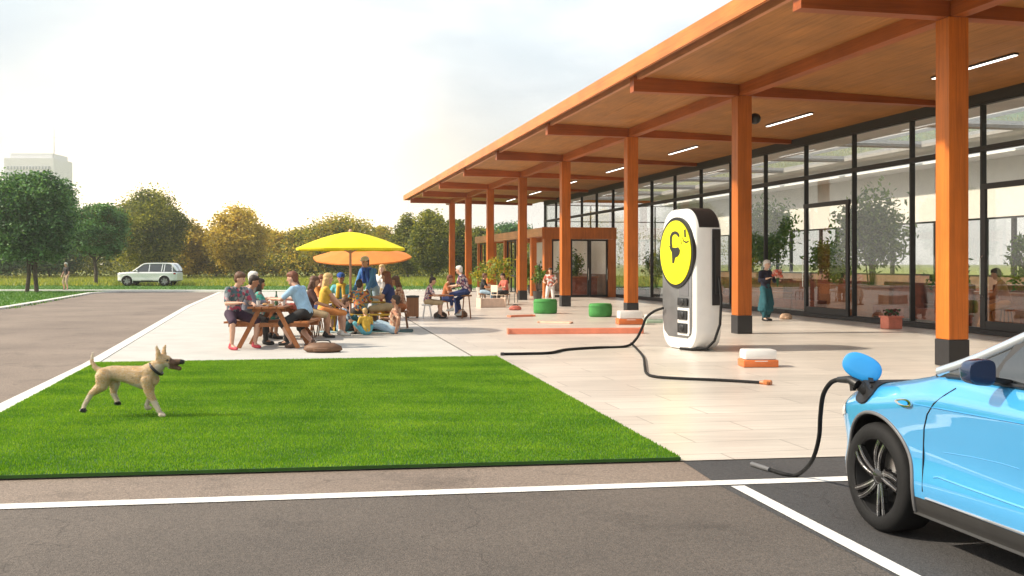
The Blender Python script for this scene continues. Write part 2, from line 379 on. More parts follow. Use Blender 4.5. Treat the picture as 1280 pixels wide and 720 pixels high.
# ---------------------------------------------------------------- ground
m_meadow = M('meadow_grass', (.16, .22, .035), .9, .30, .25, bump=.6, bscale=9, col2=(.30, .31, .06))
m_park = M('park_grass', (.06, .16, .025), .9, .3, .9, bump=.5, bscale=25, col2=(.10, .22, .035))
m_road = asphalt('road_asphalt', (.195, .150, .120), (.225, .176, .140))
m_bay_shade = asphalt('shaded_bay_asphalt', (.048, .047, .049), (.062, .060, .060))  # darkest asphalt: shade at the right is put into its colour
m_lot_shade = asphalt('shaded_lot_asphalt', (.088, .073, .062), (.115, .094, .078))  # mid-dark asphalt: shade over the front lot is put into its colour
m_conc = M('pale_concrete', (.46, .44, .41), .7, .10, 1.2, bump=.15, bscale=90)
m_kerb = M('kerb_concrete', (.64, .62, .58), .75, .10, 4, bump=.2, bscale=60)
m_deck = paving('stone_planks', (.60, .55, .49), 2.4, .60, .009, .07)
m_line = M('white_road_paint', (.62, .60, .57), .7, .07, 14, col2=(.84, .83, .80), bump=.25, bscale=120)
m_turfbase = M('turf_base', (.035, .10, .012), .95, .2, 3)
m_joint = M('paving_joint', (.16, .145, .125), .9)

sheet('ground', [(-1500, -300), (1500, -300), (1500, 2500), (-1500, 2500)], -.03, m_meadow)
A, B, C, D, E_ = G(275, 365.3), G(150, 364.5), G(112, 367), G(60, 376), G(0, 386)
k1, k2, k3 = G(112, 455.5), G(235, 383), G(0, 511)
# park lawn on both sides of the road's end
sheet('park_lawn', [(-75, 66), (-24, 66), (60, 62), (60, 104), (-75, 104)], -.022, m_park)
sheet('verge', [(-70, -20), (-17.3, -20), (-18.2, 10), E_[:2], D[:2], C[:2], (-26, 66), (-70, 66)], -.018, m_park)
sheet('road', [(-17, -12), (34, -12), (34, 10), (-2, 10), k3[:2], k1[:2], k2[:2], A[:2], B[:2], C[:2], D[:2], E_[:2], (-17.9, 10)], -.012, m_road)
dA, dB = G(917, 604), G(1140, 720)
dd = (dB-dA).normalized()
sheet('parking_bay', [G(900, 606)[:2], (dB+dd*4)[:2], (30, 2.2), (30, 12.9), (2.95, 9.46), (1.52, 9.26)], -.008, m_bay_shade)
pf0, pf1 = G(0, 599), G(850, 575.5)
pd = (pf1-pf0).normalized()
sA, sB = G(525, 408), G(594, 447.5)
# plaza: pale concrete part west of the joint, plank paving east of it
t3, t2 = G(119, 455.2), G(0, 519.5); te = (t2-t3).normalized()
q_ = (pf0.y-t3.y-(pf0.x-t3.x)*pd.y/pd.x)/(te.y-te.x*pd.y/pd.x); pl = t3+te*q_
turf = [pl, G(851, 575.8), G(621, 447.2), t3]
sheet('plaza', [pl[:2], k3[:2], k1[:2], k2[:2], A[:2], (-16, 66), (-6.5, 66), (-5.0, 42), sA[:2], sB[:2], (turf[2]-Vector((.02, 0, 0)))[:2], turf[1][:2]], 0, m_conc)
far = sA+(sA-sB).normalized()*42
sheet('pavement', [turf[1][:2], (pf1+pd*28)[:2], (34, 70), (6, 80), far[:2], sA[:2], sB[:2], turf[2][:2]], -.001, m_deck)
mb = MB(); mb.bar(sB+Vector((0, 0, .002)), sA+Vector((0, 0, .002))+(sA-sB)*1.2, .035, .006); struct(mb.build('paving_joint', m_joint))
# sides of the raised paving
def strip(name, pts, w, h, mat):
    mb = MB()
    for p, q in zip(pts[:-1], pts[1:]):
        p, q = Vector((p[0], p[1], 0)), Vector((q[0], q[1], 0)); e = (q-p).normalized()*.0
        mb.bar(Vector((p.x, p.y, h/2-.03))-e, Vector((q.x, q.y, h/2-.03))+e, w, h+.06)
    return struct(mb.build(name, mat))
kd = (k1-k3).normalized()
strip('kerb', [k3-kd*3.6, k3, k1, k2, A], .22, .012, m_kerb)
strip('kerb', [A+Vector((.4, .3, 0)), B, C, D, E_, (-18.2, 10, 0)], .34, .06, m_kerb)
strip('path', [(-60, 69.5), (-24, 68.8), (-6, 67.0), (6, 66.5)], 1.5, .035, m_kerb)
# painted lines
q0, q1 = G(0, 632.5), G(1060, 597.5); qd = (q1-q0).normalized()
sheet('parking_lot', [(q0-qd*13)[:2], (dA+qd*.02)[:2], (dA+qd*.02+dd*9)[:2], (-14, -4)], -.0095, m_lot_shade)  # sheet carries the shade painted as darker asphalt
def line(p, q, w):
    p, q = Vector(p), Vector(q); d = (q-p).normalized(); s = Vector((-d.y, d.x, 0))*w/2
    return sheet('road_marking', [(p-s)[:2], (q-s)[:2], (q+s)[:2], (p+s)[:2]], -.003, m_line)
l0, l1 = G(0, 632.5), G(1060, 597.5)
ld = (l1-l0).normalized()
line(l0-ld*4, l1+ld*9, .17)
line(dA+dd*.08, dB+dd*4, .115)
line(dA+ld*2.75+dd*.08, dA+ld*2.75+dd*7, .115)

# turf: a thin slab with a mown pile
mb = MB(); tp = [(p.x, p.y) for p in turf]
mb.prism(tp, .003, .03); o = struct(mb.build('lawn', m_turfbase))
m_blade = leafmat('turf_blade', (.075, .225, .007), (.15, .35, .012), .4)
m_blade2 = leafmat('turf_blade_light', (.19, .39, .015), (.29, .48, .03), .4)
def blades(name, quad, n, h, w, mats, z0, seed, lean=.35):
    r = np.random.default_rng(seed); q = np.array([[p[0], p[1]] for p in quad])
    u, v = r.random(n), r.random(n)
    p = (q[0]*(1-u)[:, None]+q[1]*u[:, None])*(1-v)[:, None]+(q[3]*(1-u)[:, None]+q[2]*u[:, None])*v[:, None]
    a = r.random(n)*2*PI; hh = h*(.6+.7*r.random(n)); ww = w*(.6+.8*r.random(n))
    dx, dy = np.cos(a)*ww/2, np.sin(a)*ww/2
    b = r.random(n)*2*PI; lx, ly = np.cos(b)*hh*lean*r.random(n), np.sin(b)*hh*lean*r.random(n)
    V = np.empty((n, 3, 3)); z = np.full(n, z0)
    V[:, 0] = np.stack([p[:, 0]-dx, p[:, 1]-dy, z], 1); V[:, 1] = np.stack([p[:, 0]+dx, p[:, 1]+dy, z], 1)
    V[:, 2] = np.stack([p[:, 0]+lx, p[:, 1]+ly, z+hh], 1)
    band = np.sin(p[:, 1]*5.3+.6*np.sin(p[:, 0]*1.3))*.5+np.sin(p[:, 1]*13.1+p[:, 0]*.7)*.3+np.sin(p[:, 0]*2.1+p[:, 1]*.9)*.3
    mi = (r.random(n) < .34+.22*band).astype(int)
    o = mesh_np(name, V.reshape(-1, 3), np.arange(n*3).reshape(-1, 3), mats, mi)
    o['kind'] = 'stuff'; return o
blades('grass', turf, 460000, .021, .0085, [m_blade, m_blade2], .029, 1)
m_wild = leafmat('meadow_blade', (.16, .23, .03), (.28, .34, .06), .5)
m_wild2 = leafmat('meadow_blade_straw', (.28, .33, .06), (.38, .38, .09), .5)
blades('grass', [(-75, 86), (70, 78), (80, 135), (-95, 140)], 70000, .30, .16, [m_wild, m_wild2], -.03, 2, .6)
m_pg = leafmat('park_blade', (.045, .15, .02), (.08, .21, .03), .4)
m_pg2 = leafmat('park_blade_light', (.10, .24, .03), (.14, .27, .05), .4)
blades('grass', [(-60, 20), (-19.5, 41), (-26, 66), (-70, 66)], 40000, .09, .06, [m_pg, m_pg2], -.018, 3, .6)
blades('grass', [(-70, 70.5), (20, 68), (24, 84), (-80, 90)], 40000, .06, .07, [m_pg, m_pg2], -.022, 4, .6)

# ---------------------------------------------------------------- trees
def tree_parts(seed, H, R, trunk_h, n_clump, n_leaf, leaf, mats, twin=False, spread=.16, top=.9):
    """trunk mesh builder and crown arrays in local coordinates, base at the origin"""
    r = np.random.default_rng(seed); rr = random.Random(seed)
    tb = MB(); cz = (H+trunk_h)/2; rz = (H-trunk_h)/2
    def limb(p, q, r0, r1, k=5):
        pts = []; p, q = Vector(p), Vector(q)
        for i in range(k):
            t = i/(k-1); pts.append(p.lerp(q, t)+Vector((rr.uniform(-1, 1), rr.uniform(-1, 1), 0))*.02*H*math.sin(PI*t))
        tb.tube(pts, [r0+(r1-r0)*i/(k-1) for i in range(k)], 8)
    tr = H*.022
    bases = [(-.32, 0), (.32, -.05)] if twin else [(0, 0)]
    for bx, by in bases:
        limb((bx, by, -.05), (bx*.5, by, cz), tr*(.8 if twin else 1), tr*.45)
    for i in range(9):
        a = rr.uniform(0, 2*PI); z0 = trunk_h*.8+rr.random()*(cz-trunk_h*.8)
        e = (math.cos(a)*R*.7, math.sin(a)*R*.7, min(H*.93, z0+rr.uniform(.15, .5)*(H-z0)))
        limb((0, 0, z0), e, tr*.4, tr*.1)
    # clump centres: shell-biased in a bumpy ovoid
    d = r.normal(size=(n_clump, 3)); d /= np.linalg.norm(d, axis=1)[:, None]
    rad = (.30+.70*r.random(n_clump)**.45)
    wob = 1+.10*np.sin(d[:, 0]*4+seed)+.09*np.sin(d[:, 1]*5+2*seed)+.08*np.sin(d[:, 2]*6+seed)
    egg = 1-.28*np.clip(d[:, 2], 0, 1)**2
    c = d*rad[:, None]*wob[:, None]*np.stack([R*egg, R*egg, np.full(n_clump, rz*top)], 1); c[:, 2] += cz
    cs = R*spread*(.6+.8*r.random(n_clump))
    tone = r.random(n_clump)
    k = n_leaf
    pos = c[:, None, :]+np.clip(r.normal(size=(n_clump, k, 3)), -1.7, 1.7)*cs[:, None, None]*np.array([1, 1, .75])
    pos = pos.reshape(-1, 3); N = len(pos)
    keep = pos[:, 2] > trunk_h*.75; pos = pos[keep]; tn = np.repeat(tone, k)[keep]; N = len(pos)
    ax = r.normal(size=(N, 3)); ax[:, 2] *= .6; ax /= np.linalg.norm(ax, axis=1)[:, None]
    b = np.cross(ax, r.normal(size=(N, 3))); b /= np.linalg.norm(b, axis=1)[:, None]
    s = leaf*(.6+.8*r.random(N))[:, None]
    V = np.empty((N, 4, 3)); V[:, 0] = pos-ax*s; V[:, 1] = pos+b*s*.5; V[:, 2] = pos+ax*s; V[:, 3] = pos-b*s*.5
    mi = np.where(tn+r.random(N)*.5 < .48, 0, np.where(tn+r.random(N)*.5 < .88, 1, 2))
    return tb, V.reshape(-1, 3), np.arange(N*4).reshape(-1, 4), mi
m_bark = M('bark', (.075, .055, .042), .9, .3, 5, bump=.5, bscale=30)
lm_dark = [leafmat('leaf_deep', (.020, .070, .026), (.030, .095, .034), .3), leafmat('leaf_mid', (.038, .125, .042), (.052, .15, .05), .35), leafmat('leaf_light', (.12, .27, .09), (.15, .31, .11), .35)]
lm_olive = [leafmat('olive_deep', (.055, .085, .014), (.075, .11, .018), .45), leafmat('olive_mid', (.11, .15, .022), (.14, .17, .028), .5), leafmat('olive_light', (.27, .30, .05), (.32, .33, .06), .5)]
lm_sunglow = [leafmat('sunglow_deep', (.22, .185, .03), (.27, .215, .035), .5), leafmat('sunglow_mid', (.40, .33, .06), (.47, .38, .07), .5), leafmat('sunglow_light', (.60, .50, .12), (.66, .54, .14), .5)]  # golden glow of the low sun is put into these leaf colours
lm_og = lm_olive[:1]+lm_sunglow[1:2]+lm_olive[2:]
def tree(name, seed, px, Y, top_py, wpx, label, mats, trunk_h, nc, nl, leaf, cat='tree', group=None, base_z=-.03, **kw):
    H = CAMZ-(top_py-HZ)/F*Y-base_z; R = wpx/2/F*Y/1.12
    t = thing(name, label, cat, ((px-CX)/F*Y, Y, base_z), 0, group)
    tb, V, Fc, mi = tree_parts(seed, H, R, trunk_h, nc, nl, leaf, mats, **kw)
    tb.build('trunk', m_bark, t, smooth=60)
    mesh_np('crown', V, Fc, mats, mi, t)
    return t
tree('broadleaf_tree', 11, 40, 65, 211, 104, 'large dark green round tree on twin trunks beside the road', lm_dark, 1.7, 460, 130, .10, twin=True, base_z=-.02)
tree('young_tree', 12, 120, 88, 250, 70, 'green tree on one thin trunk between the big dark tree and the SUV', lm_olive[:1]+lm_dark[1:], 2.3, 300, 110, .12, base_z=-.03)
tree('broadleaf_tree', 13, 182, 118, 238, 106, 'broad olive round tree rising straight behind the SUV', lm_olive, 1.3, 420, 130, .15)
GT = 'trees along the far edge of the meadow'
spec = [  # px, Y, top, width, label, mats
    (62, 130, 285, 80, 'low olive tree mostly hidden behind the big dark tree on twin trunks', lm_dark),
    (-14, 120, 280, 90, 'tree cut by the left edge of the photo behind the big dark tree', lm_dark),
    (236, 128, 279, 50, 'small golden tree just right of the broad olive tree', lm_sunglow),
    (270, 134, 282, 44, 'slim golden tree left of the tall golden tree', lm_sunglow),
    (298, 126, 258, 76, 'tallest golden sunlit tree, left of the yellow parasol', lm_sunglow),
    (345, 140, 291, 56, 'low golden bushy tree between the tall golden tree and the yellow parasol', lm_sunglow),
    (384, 138, 284, 56, 'golden tree beside the left tip of the yellow parasol', lm_og),
    (425, 130, 268, 84, 'wide golden tree rising above the yellow parasol top', lm_og),
    (474, 142, 284, 54, 'hazy golden tree right of the yellow parasol top', lm_og),
    (510, 128, 273, 44, 'olive tree just right of the yellow parasol tip', lm_olive),
    (540, 118, 266, 58, 'tall olive green tree left of the farthest canopy column', lm_olive),
    (574, 122, 278, 48, 'olive green tree behind the two farthest canopy columns', lm_olive),
    (604, 150, 284, 50, 'olive tree seen between the canopy columns above the entrance roof', lm_olive),
    (640, 155, 276, 62, 'distant dark tree seen above the flat entrance roof', lm_dark)]
for i, (px, Y, top, w, lab, mats) in enumerate(spec):
    tree('meadow_tree', 30+i, px, Y, top, w, lab, mats, .7, 300, 95, .17, group=GT, spread=.2)
# undergrowth behind the meadow reads as one mass
def thicket(name, x0, x1, Y0, Y1, h, n, mats, seed):
    r = np.random.default_rng(seed); nc = n//40
    c = np.stack([x0+(x1-x0)*r.random(nc), Y0+(Y1-Y0)*r.random(nc), h*(.1+.8*r.random(nc))], 1)
    pos = (c[:, None, :]+r.normal(size=(nc, 40, 3))*np.array([1.3, 1.0, .7])).reshape(-1, 3); pos = pos[pos[:, 2] > 0]; N = len(pos)
    ax = r.normal(size=(N, 3)); ax /= np.linalg.norm(ax, axis=1)[:, None]
    b = np.cross(ax, r.normal(size=(N, 3))); b /= np.linalg.norm(b, axis=1)[:, None]; s = .19*(.6+.8*r.random(N))[:, None]
    V = np.empty((N, 4, 3)); V[:, 0] = pos-ax*s; V[:, 1] = pos+b*s*.5; V[:, 2] = pos+ax*s; V[:, 3] = pos-b*s*.5
    o = mesh_np(name, V.reshape(-1, 3), np.arange(N*4).reshape(-1, 4), mats, (r.random(N)*3).astype(int)); o['kind'] = 'stuff'
thicket('thicket', -75, -34, 128, 150, 4.5, 26000, lm_olive, 5)
thicket('thicket', -38, -12, 132, 152, 4.2, 20000, lm_olive[1:]+lm_sunglow[2:], 6)
thicket('thicket', -14, 12, 132, 156, 5.0, 20000, lm_olive, 7)
thicket('far_wood', -160, 60, 230, 300, 11, 30000, lm_olive, 8)

# ---------------------------------------------------------------- pale tower far behind the trees
m_tower = M('tower_panel', (.74, .75, .76), .7, .05, .2); m_towerwin = M('tower_glazing', (.30, .35, .40), .25, .1, .3)
Yt = 700.0; tx = (36-CX)/F*Yt; tw = 62/F*Yt; thh = CAMZ+(HZ-191)/F*Yt
tw_ = thing('office_tower', 'pale hazy office tower with a thin roof mast beyond the big dark tree', 'tower', (tx, Yt, -.03), .0)
mb = MB(); mb.box((-tw/2, 0, 0), (tw/2, 30, thh-3.5)); mb.box((-tw/2+3, 3, thh-3.5), (tw/2-2, 27, thh)); mb.build('wall', m_tower, tw_)
for k in range(17):
    z = 3+k*3.9
    mb = MB(); mb.box((-tw/2+2, -.2, z), (tw/2-2, -.01, z+2.2))
    for q in range(1, 14): mb.box((-tw/2+2+q*(tw-4)/14-.3, -.4, z), (-tw/2+2+q*(tw-4)/14+.3, -.21, z+2.2), 1)
    mb.build('window', [m_towerwin, m_tower], tw_)
mb = MB(); mb.tube([(tw/2-1.5, 4, thh-3.5), (tw/2-1.5, 4, thh+6), (tw/2-1.5, 4, thh+18.5)], [.5, .4, .2], 8)
for z in (2, 7, 11): mb.bar((tw/2-2.6, 4, thh+z), (tw/2+.3, 4, thh+z), .3, .3)
mb.build('mast', m_tower, tw_)
# ---------------------------------------------------------------- the timber pavilion (local frame: x across, y along, z up)
OFF = (14.0, 34.0, 0.0)
pav = thing('pavilion', 'long timber pavilion with a flat overhanging roof on orange columns and a tall glass front', 'building', BS(OFF[1], OFF[0]), TH)
m_roof = M('roof_membrane', (.42, .41, .39), .8)
m_recess = M('dark_recess', (.045, .03, .022), .7)
m_fascia = wood('fascia_wood', (.54, .16, .03), 1, .4)
m_strip = wood('fascia_strip', (.62, .26, .13), 1, .4)
m_frame = M('window_frame', (.018, .017, .017), .5, .1)
m_ceil = M('white_ceiling', (.86, .86, .84), .8, .03, 2)
m_floor = M('interior_floor', (.42, .36, .30), .5, .1, 3)
m_wains = M('brown_panel', (.22, .13, .085), .6, .2, 3)
m_lamp = emit('lamp_diffuser', (1, .96, .88), 2.2)
def pb(name, mats, fn, parent=None, smooth=None):
    mb = MB(); fn(mb)
    p = parent or pav
    return mb.build(name, mats, p, OFF if True else (0, 0, 0), smooth)
colY = [9.7, 17.9, 26.2, 34.65, 42.9, 50.7, 58.8, 65.9, 72.5]; SCOL = 11.17
colT = [(Y-SCOL*ST)/CT for Y in colY]
T0, T1, SE, SB_ = -4.0, 74.3, 8.05, 28.0
def soff(s): return 6.34-(s-8.4)*(.33/8.6)
pb('roof', [m_roof, m_fascia], lambda m: (m.box((SE+.085, T0, 6.50), (18.4, T1-.085, 6.62)), m.box((25.2, T0, 6.50), (SB_, T1-.085, 6.62)), [m.box((18.4, t-.25, 6.50), (25.2, t+.25, 6.62)) for t in [T0+.26]+[T0+6+6.02*i for i in range(12)]+[T1-.35]],  # slab left open over the hall to let in added daylight
   m.box((SE, T0, 6.30), (SE+.08, T1, 6.64), 1), m.box((SE+.083, T1-.08, 6.30), (SB_, T1, 6.64), 1)))
pb('fascia_strip', [m_strip, m_recess], lambda m: (m.box((SE+.30, T0+.02, 6.27), (SE+.40, T1-.33, 6.42)), m.box((SE+.083, T0+.01, 6.46), (SE+.60, T1-.09, 6.497), 1)))
def sof(m):
    for i in range(8):
        s0, s1 = SE+.403+i*(17-SE-.403)/8, SE+.403+(i+1)*(17-SE-.403)/8
        for (a, b) in zip([T0+.05]+colT, colT+[T1-.1]):
            a_, b_ = a+.14, b-.14
            if b_-a_ < .1: continue
            vs = [(s0+.004, a_, soff(s0)), (s1-.004, a_, soff(s1)), (s1-.004, b_, soff(s1)), (s0+.004, b_, soff(s0))]
            m.add(vs+[(x, y, z+.05) for x, y, z in vs], [(0,1,2,3),(7,6,5,4),(0,4,5,1),(1,5,6,2),(2,6,7,3),(3,7,4,0)])
pb('soffit', m_ply, sof)
HB = 5.965
for Tc in colT:
    c = pb('column', m_colx, lambda m: m.box((SCOL-.19, Tc-.19, .46), (SCOL+.19, Tc+.19, HB-.002), 0, .015))
    pb('column_base', m_dark, lambda m: m.box((SCOL-.20, Tc-.20, 0.004), (SCOL+.20, Tc+.20, .458), 0, .012), c)
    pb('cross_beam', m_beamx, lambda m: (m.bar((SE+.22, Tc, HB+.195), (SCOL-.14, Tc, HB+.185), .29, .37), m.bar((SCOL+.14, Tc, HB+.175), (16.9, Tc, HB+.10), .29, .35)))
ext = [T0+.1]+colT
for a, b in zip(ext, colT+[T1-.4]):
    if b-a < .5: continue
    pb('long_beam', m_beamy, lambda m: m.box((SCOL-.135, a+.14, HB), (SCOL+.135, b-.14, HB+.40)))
# linear lamps in the soffit
for i in range(len(colT)-1):
    tm = (colT[i]+colT[i+1])/2; zc = soff(14.65)
    l = pb('ceiling_lamp', m_dark, lambda m: m.box((14.595, tm-1.42, zc-.045), (14.705, tm+1.42, zc-.004)))
    pb('diffuser', m_lamp, lambda m: m.box((14.605, tm-1.40, zc-.060), (14.695, tm+1.40, zc-.047)), l)
# glass front
TK = [22.95+3.029*k for k in range(-8, 16)]; SG = 17.0
for a, b in zip(TK[:-1], TK[1:]):
    for z0, z1 in ((.12, 4.60), (4.66, 5.76)):
        w = pb('window', m_frame, lambda m: (m.box((SG-.07, a+.001, z0), (SG+.07, a+.032, z1)), m.box((SG-.07, b-.032, z0), (SG+.07, b-.001, z1)),
             m.box((SG-.065, a+.033, z0), (SG+.065, b-.033, z0+.04)), m.box((SG-.065, a+.033, z1-.04), (SG+.065, b-.033, z1))))
        pb('pane', m_glass, lambda m: m.add([(SG, a+.028, z0+.035), (SG, b-.028, z0+.035), (SG, b-.028, z1-.035), (SG, a+.028, z1-.035)], [(0, 1, 2, 3)]), w)
pb('window_rail', m_frame, lambda m: (m.box((SG-.09, TK[0], 4.602), (SG+.09, TK[-1], 4.658)), m.box((SG-.11, TK[0], .004), (SG+.11, TK[-1], .118)),
   m.box((SG-.09, TK[0], 5.763), (SG+.09, TK[-1], 6.03))))
for a, b in ((TK[8]-3.029+.12, TK[8]-.12), (TK[10]+.12, TK[11]-.12)):
    d = pb('door', m_frame, lambda m: (m.box((SG-.15, a, .14), (SG-.075, a+.14, 3.60)), m.box((SG-.15, b-.14, .14), (SG-.075, b, 3.60)),
         m.box((SG-.155, a-.04, 3.602), (SG-.072, b+.04, 3.74)), m.box((SG-.145, a+.142, .14), (SG-.078, b-.142, .34))))
    pb('handle', m_chrome, lambda m: m.tube([(SG-.16, b-.07, .95), (SG-.23, b-.07, 1.0), (SG-.23, b-.07, 1.9), (SG-.16, b-.07, 1.95)], .018), d)
# inside: floor, ceiling, back wall with windows, end walls
SBK = 26.5
pb('interior_floor', m_floor, lambda m: m.box((SG+.11, TK[0]+.15, .002), (SBK, TK[-1], .012)))
pb('interior_ceiling', m_ceil, lambda m: (m.box((SG+.12, TK[0]+.15, 5.78), (18.4, TK[-1]-.1, 5.86)), m.box((25.2, TK[0]+.15, 5.78), (SBK, TK[-1]-.1, 5.86))))  # ceiling left open under the added roof glazing
pb('added_rooflight', m_glass, lambda m: m.add([(18.3, T0+.2, 6.625), (25.3, T0+.2, 6.625), (25.3, T1-.3, 6.625), (18.3, T1-.3, 6.625)], [(0, 1, 2, 3)]))  # unseen roof glazing, added to brighten the hall
def back(m):
    m.box((SBK, TK[0], .01), (SBK+.2, TK[-1], 1.25), 1); m.box((SBK, TK[0], 3.55), (SBK+.2, TK[-1], 5.83), 0)
    m.box((SG+.12, TK[0]-.12, .01), (SBK+.2, TK[0]-.002, 5.83), 0)
pb('back_wall', [m_cream, m_wains], back)
tt = TK[0]+.1
while tt < TK[-1]-2:
    w = pb('back_window', m_frame, lambda m: (m.box((SBK+.03, tt, 1.252), (SBK+.15, tt+.09, 3.548)), m.box((SBK+.03, tt+1.52, 1.252), (SBK+.15, tt+1.6, 3.548)),
        m.box((SBK+.035, tt+.092, 1.252), (SBK+.145, tt+1.518, 1.32)), m.box((SBK+.035, tt+.092, 3.48), (SBK+.145, tt+1.518, 3.548))))
    pb('pane', m_glass, lambda m: m.add([(SBK+.09, tt+.085, 1.31), (SBK+.09, tt+1.525, 1.31), (SBK+.09, tt+1.525, 3.49), (SBK+.09, tt+.085, 3.49)], [(0, 1, 2, 3)]), w)
    tt += 1.605
# end wall at the far side: glazed above the entrance block
we = pb('end_window', m_frame, lambda m: [m.box((SG+.08+i*1.55, TK[-1]-.06, .12), (SG+.16+i*1.55, TK[-1]+.06, 5.74)) for i in range(7)]+[m.box((SG+.08, TK[-1]-.05, z), (SBK, TK[-1]+.05, z+.06)) for z in (.12, 4.6, 5.7)])
pb('pane', m_glass, lambda m: m.add([(SG+.1, TK[-1], .15), (SBK, TK[-1], .15), (SBK, TK[-1], 5.72), (SG+.1, TK[-1], 5.72)], [(0, 1, 2, 3)]), we)

# ---------------------------------------------------------------- low entrance block
ve = thing('entrance_block', 'low orange timber entrance block with glass doors at the far end of the pavilion', 'entrance', BS(60, 14.9), TH)
VO = (14.9, 60, 0)
def vb(name, mats, fn, parent=None, smooth=None):
    mb = MB(); fn(mb); return mb.build(name, mats, parent or ve, VO, smooth)
m_vor = wood('entrance_wood', (.52, .155, .035), 2); m_vtop = wood('entrance_fascia', (.60, .30, .12), 1)
v0, v1, va, vb_ = 52.2, 72.0, 12.95, 16.84
vb('roof', [m_vtop, m_vor], lambda m: (m.box((va-.12, v0+.053, 3.20), (va, v1, 3.64)), m.box((va+.003, v0+.053, 3.22), (va+.7, v1, 3.60), 1), m.box((vb_-.4, v0+.053, 3.22), (vb_, v1, 3.60), 1), [m.box((va+.7, t, 3.22), (vb_-.4, t+.3, 3.60), 1) for t in (v0+.06, 57, 62, 67, v1-.31)], m.box((va-.12, v0-.03, 3.05), (vb_, v0+.05, 3.66), 1)))  # openings between the roof ribs are added to brighten the block
for s in (va+.0, vb_-.42): vb('post', m_vor, lambda m: m.box((s, v0, .01), (s+.4, v0+.42, 3.045)))
for t in (55.3, 58.8, 62.5, 66.5, 71.6): vb('post', m_vor, lambda m: m.box((va, t-.16, .01), (va+.3, t+.16, 3.19)))
for i in range(3):
    a = va+.42+i*1.02; b = a+1.0
    d = vb('door', [m_frame], lambda m: (m.box((a, v0+.12, .02), (a+.09, v0+.2, 3.04)), m.box((b-.09, v0+.12, .02), (b, v0+.2, 3.04)), m.box((a+.091, v0+.125, .02), (b-.091, v0+.195, .14)), m.box((a+.091, v0+.125, 2.95), (b-.091, v0+.195, 3.04))))
    vb('pane', m_glass, lambda m: m.add([(a+.085, v0+.16, .13), (b-.085, v0+.16, .13), (b-.085, v0+.16, 2.96), (a+.085, v0+.16, 2.96)], [(0, 1, 2, 3)]), d)
    vb('handle', m_chrome, lambda m: m.tube([(b-.05, v0+.115, .9), (b-.05, v0+.06, .95), (b-.05, v0+.06, 1.5), (b-.05, v0+.115, 1.55)], .016), d)
for t0_, t1_ in ((58.97, 62.33), (66.67, 71.43)):
    d = vb('side_window', [m_frame], lambda m: [m.box((va+.14, t0_+i*(t1_-t0_-.1)/3, .02), (va+.22, t0_+i*(t1_-t0_-.1)/3+.1, 3.19)) for i in range(4)]+[m.box((va+.15, t0_, z), (va+.21, t1_, z+.09)) for z in (.03, 1.0, 3.09)])
    vb('pane', m_glass, lambda m: m.add([(va+.18, t0_+.02, .05), (va+.18, t1_-.02, .05), (va+.18, t1_-.02, 3.15), (va+.18, t0_+.02, 3.15)], [(0, 1, 2, 3)]), d)
vb('back_wall', [m_cream, m_wains], lambda m: (m.box((vb_-.1, v0+.5, 1.2), (vb_, v1-.2, 3.2)), m.box((vb_-.14, v0+.5, .01), (vb_-.001, v1-.2, 1.198), 1)))  # cream over brown stands in for the reflections on the doors

# ---------------------------------------------------------------- wall-mounted speaker on the second column
dc = thing('wall_speaker', 'small round black speaker on the side of the second column', 'speaker', BS(colT[2], SCOL+.19, 5.42), TH)
mb = MB(); mb.ball((.17, 0, 0), (.15, .15, .14)); mb.build('case', m_black, dc, smooth=50)
mb = MB(); mb.bar((.002, 0, .02), (.1, 0, .02), .06, .06); mb.build('bracket', m_dark, dc)

# ---------------------------------------------------------------- things inside behind the glass
def bench_long(px0, Yg, L, label, h=.95):
    pass
def mk_counter(t, s, L, label, group=None):
    r = thing('counter', label, 'counter', BS(t, s, .012), TH, group)
    mb = MB(); mb.box((-.35, -L/2, h_c), (.35, L/2, h_c+.07), 0, .012); mb.build('top', m_bench, r)
    mb = MB()
    for q in range(7): mb.box((-.30, -L/2+.12, .08+q*.125), (-.275, L/2-.12, .18+q*.125))
    mb.box((-.272, -L/2+.14, 0), (.3, L/2-.14, h_c-.004)); mb.build('front_panel', m_bench, r)
    return r
h_c = .98
mk_counter(31.4, 18.6, 4.6, 'long orange slatted counter behind the glass between the second and first columns')
h_c = .62
mk_counter(37.9, 18.4, 4.2, 'low orange bench counter behind the glass left of the second column')
h_c = .9
mk_counter(24.6, 18.9, 3.4, 'orange counter behind the glass just left of the nearest column')
h_c = .75
mk_counter(20.6, 19.4, 1.2, 'small orange counter behind the glass beside the seated figure')
mk_counter(45.6, 18.5, 5.0, 'orange bench counter behind the glass left of the charging station')
def cafe_table(loc, label, group=None, rz=0):
    r = thing('cafe_table', label, 'table', loc, rz, group)
    mb = MB(); mb.box((-.4, -.4, .72), (.4, .4, .76), 0, .01); mb.build('tabletop', m_bench, r)
    mb = MB(); mb.lathe([(.03, .03), (.03, .719)], 10); mb.build('post', m_dark, r, smooth=40)
    mb = MB(); mb.lathe([(.24, 0), (.24, .015), (.05, .03)], 20); mb.build('foot', m_dark, r, smooth=40)
    return r
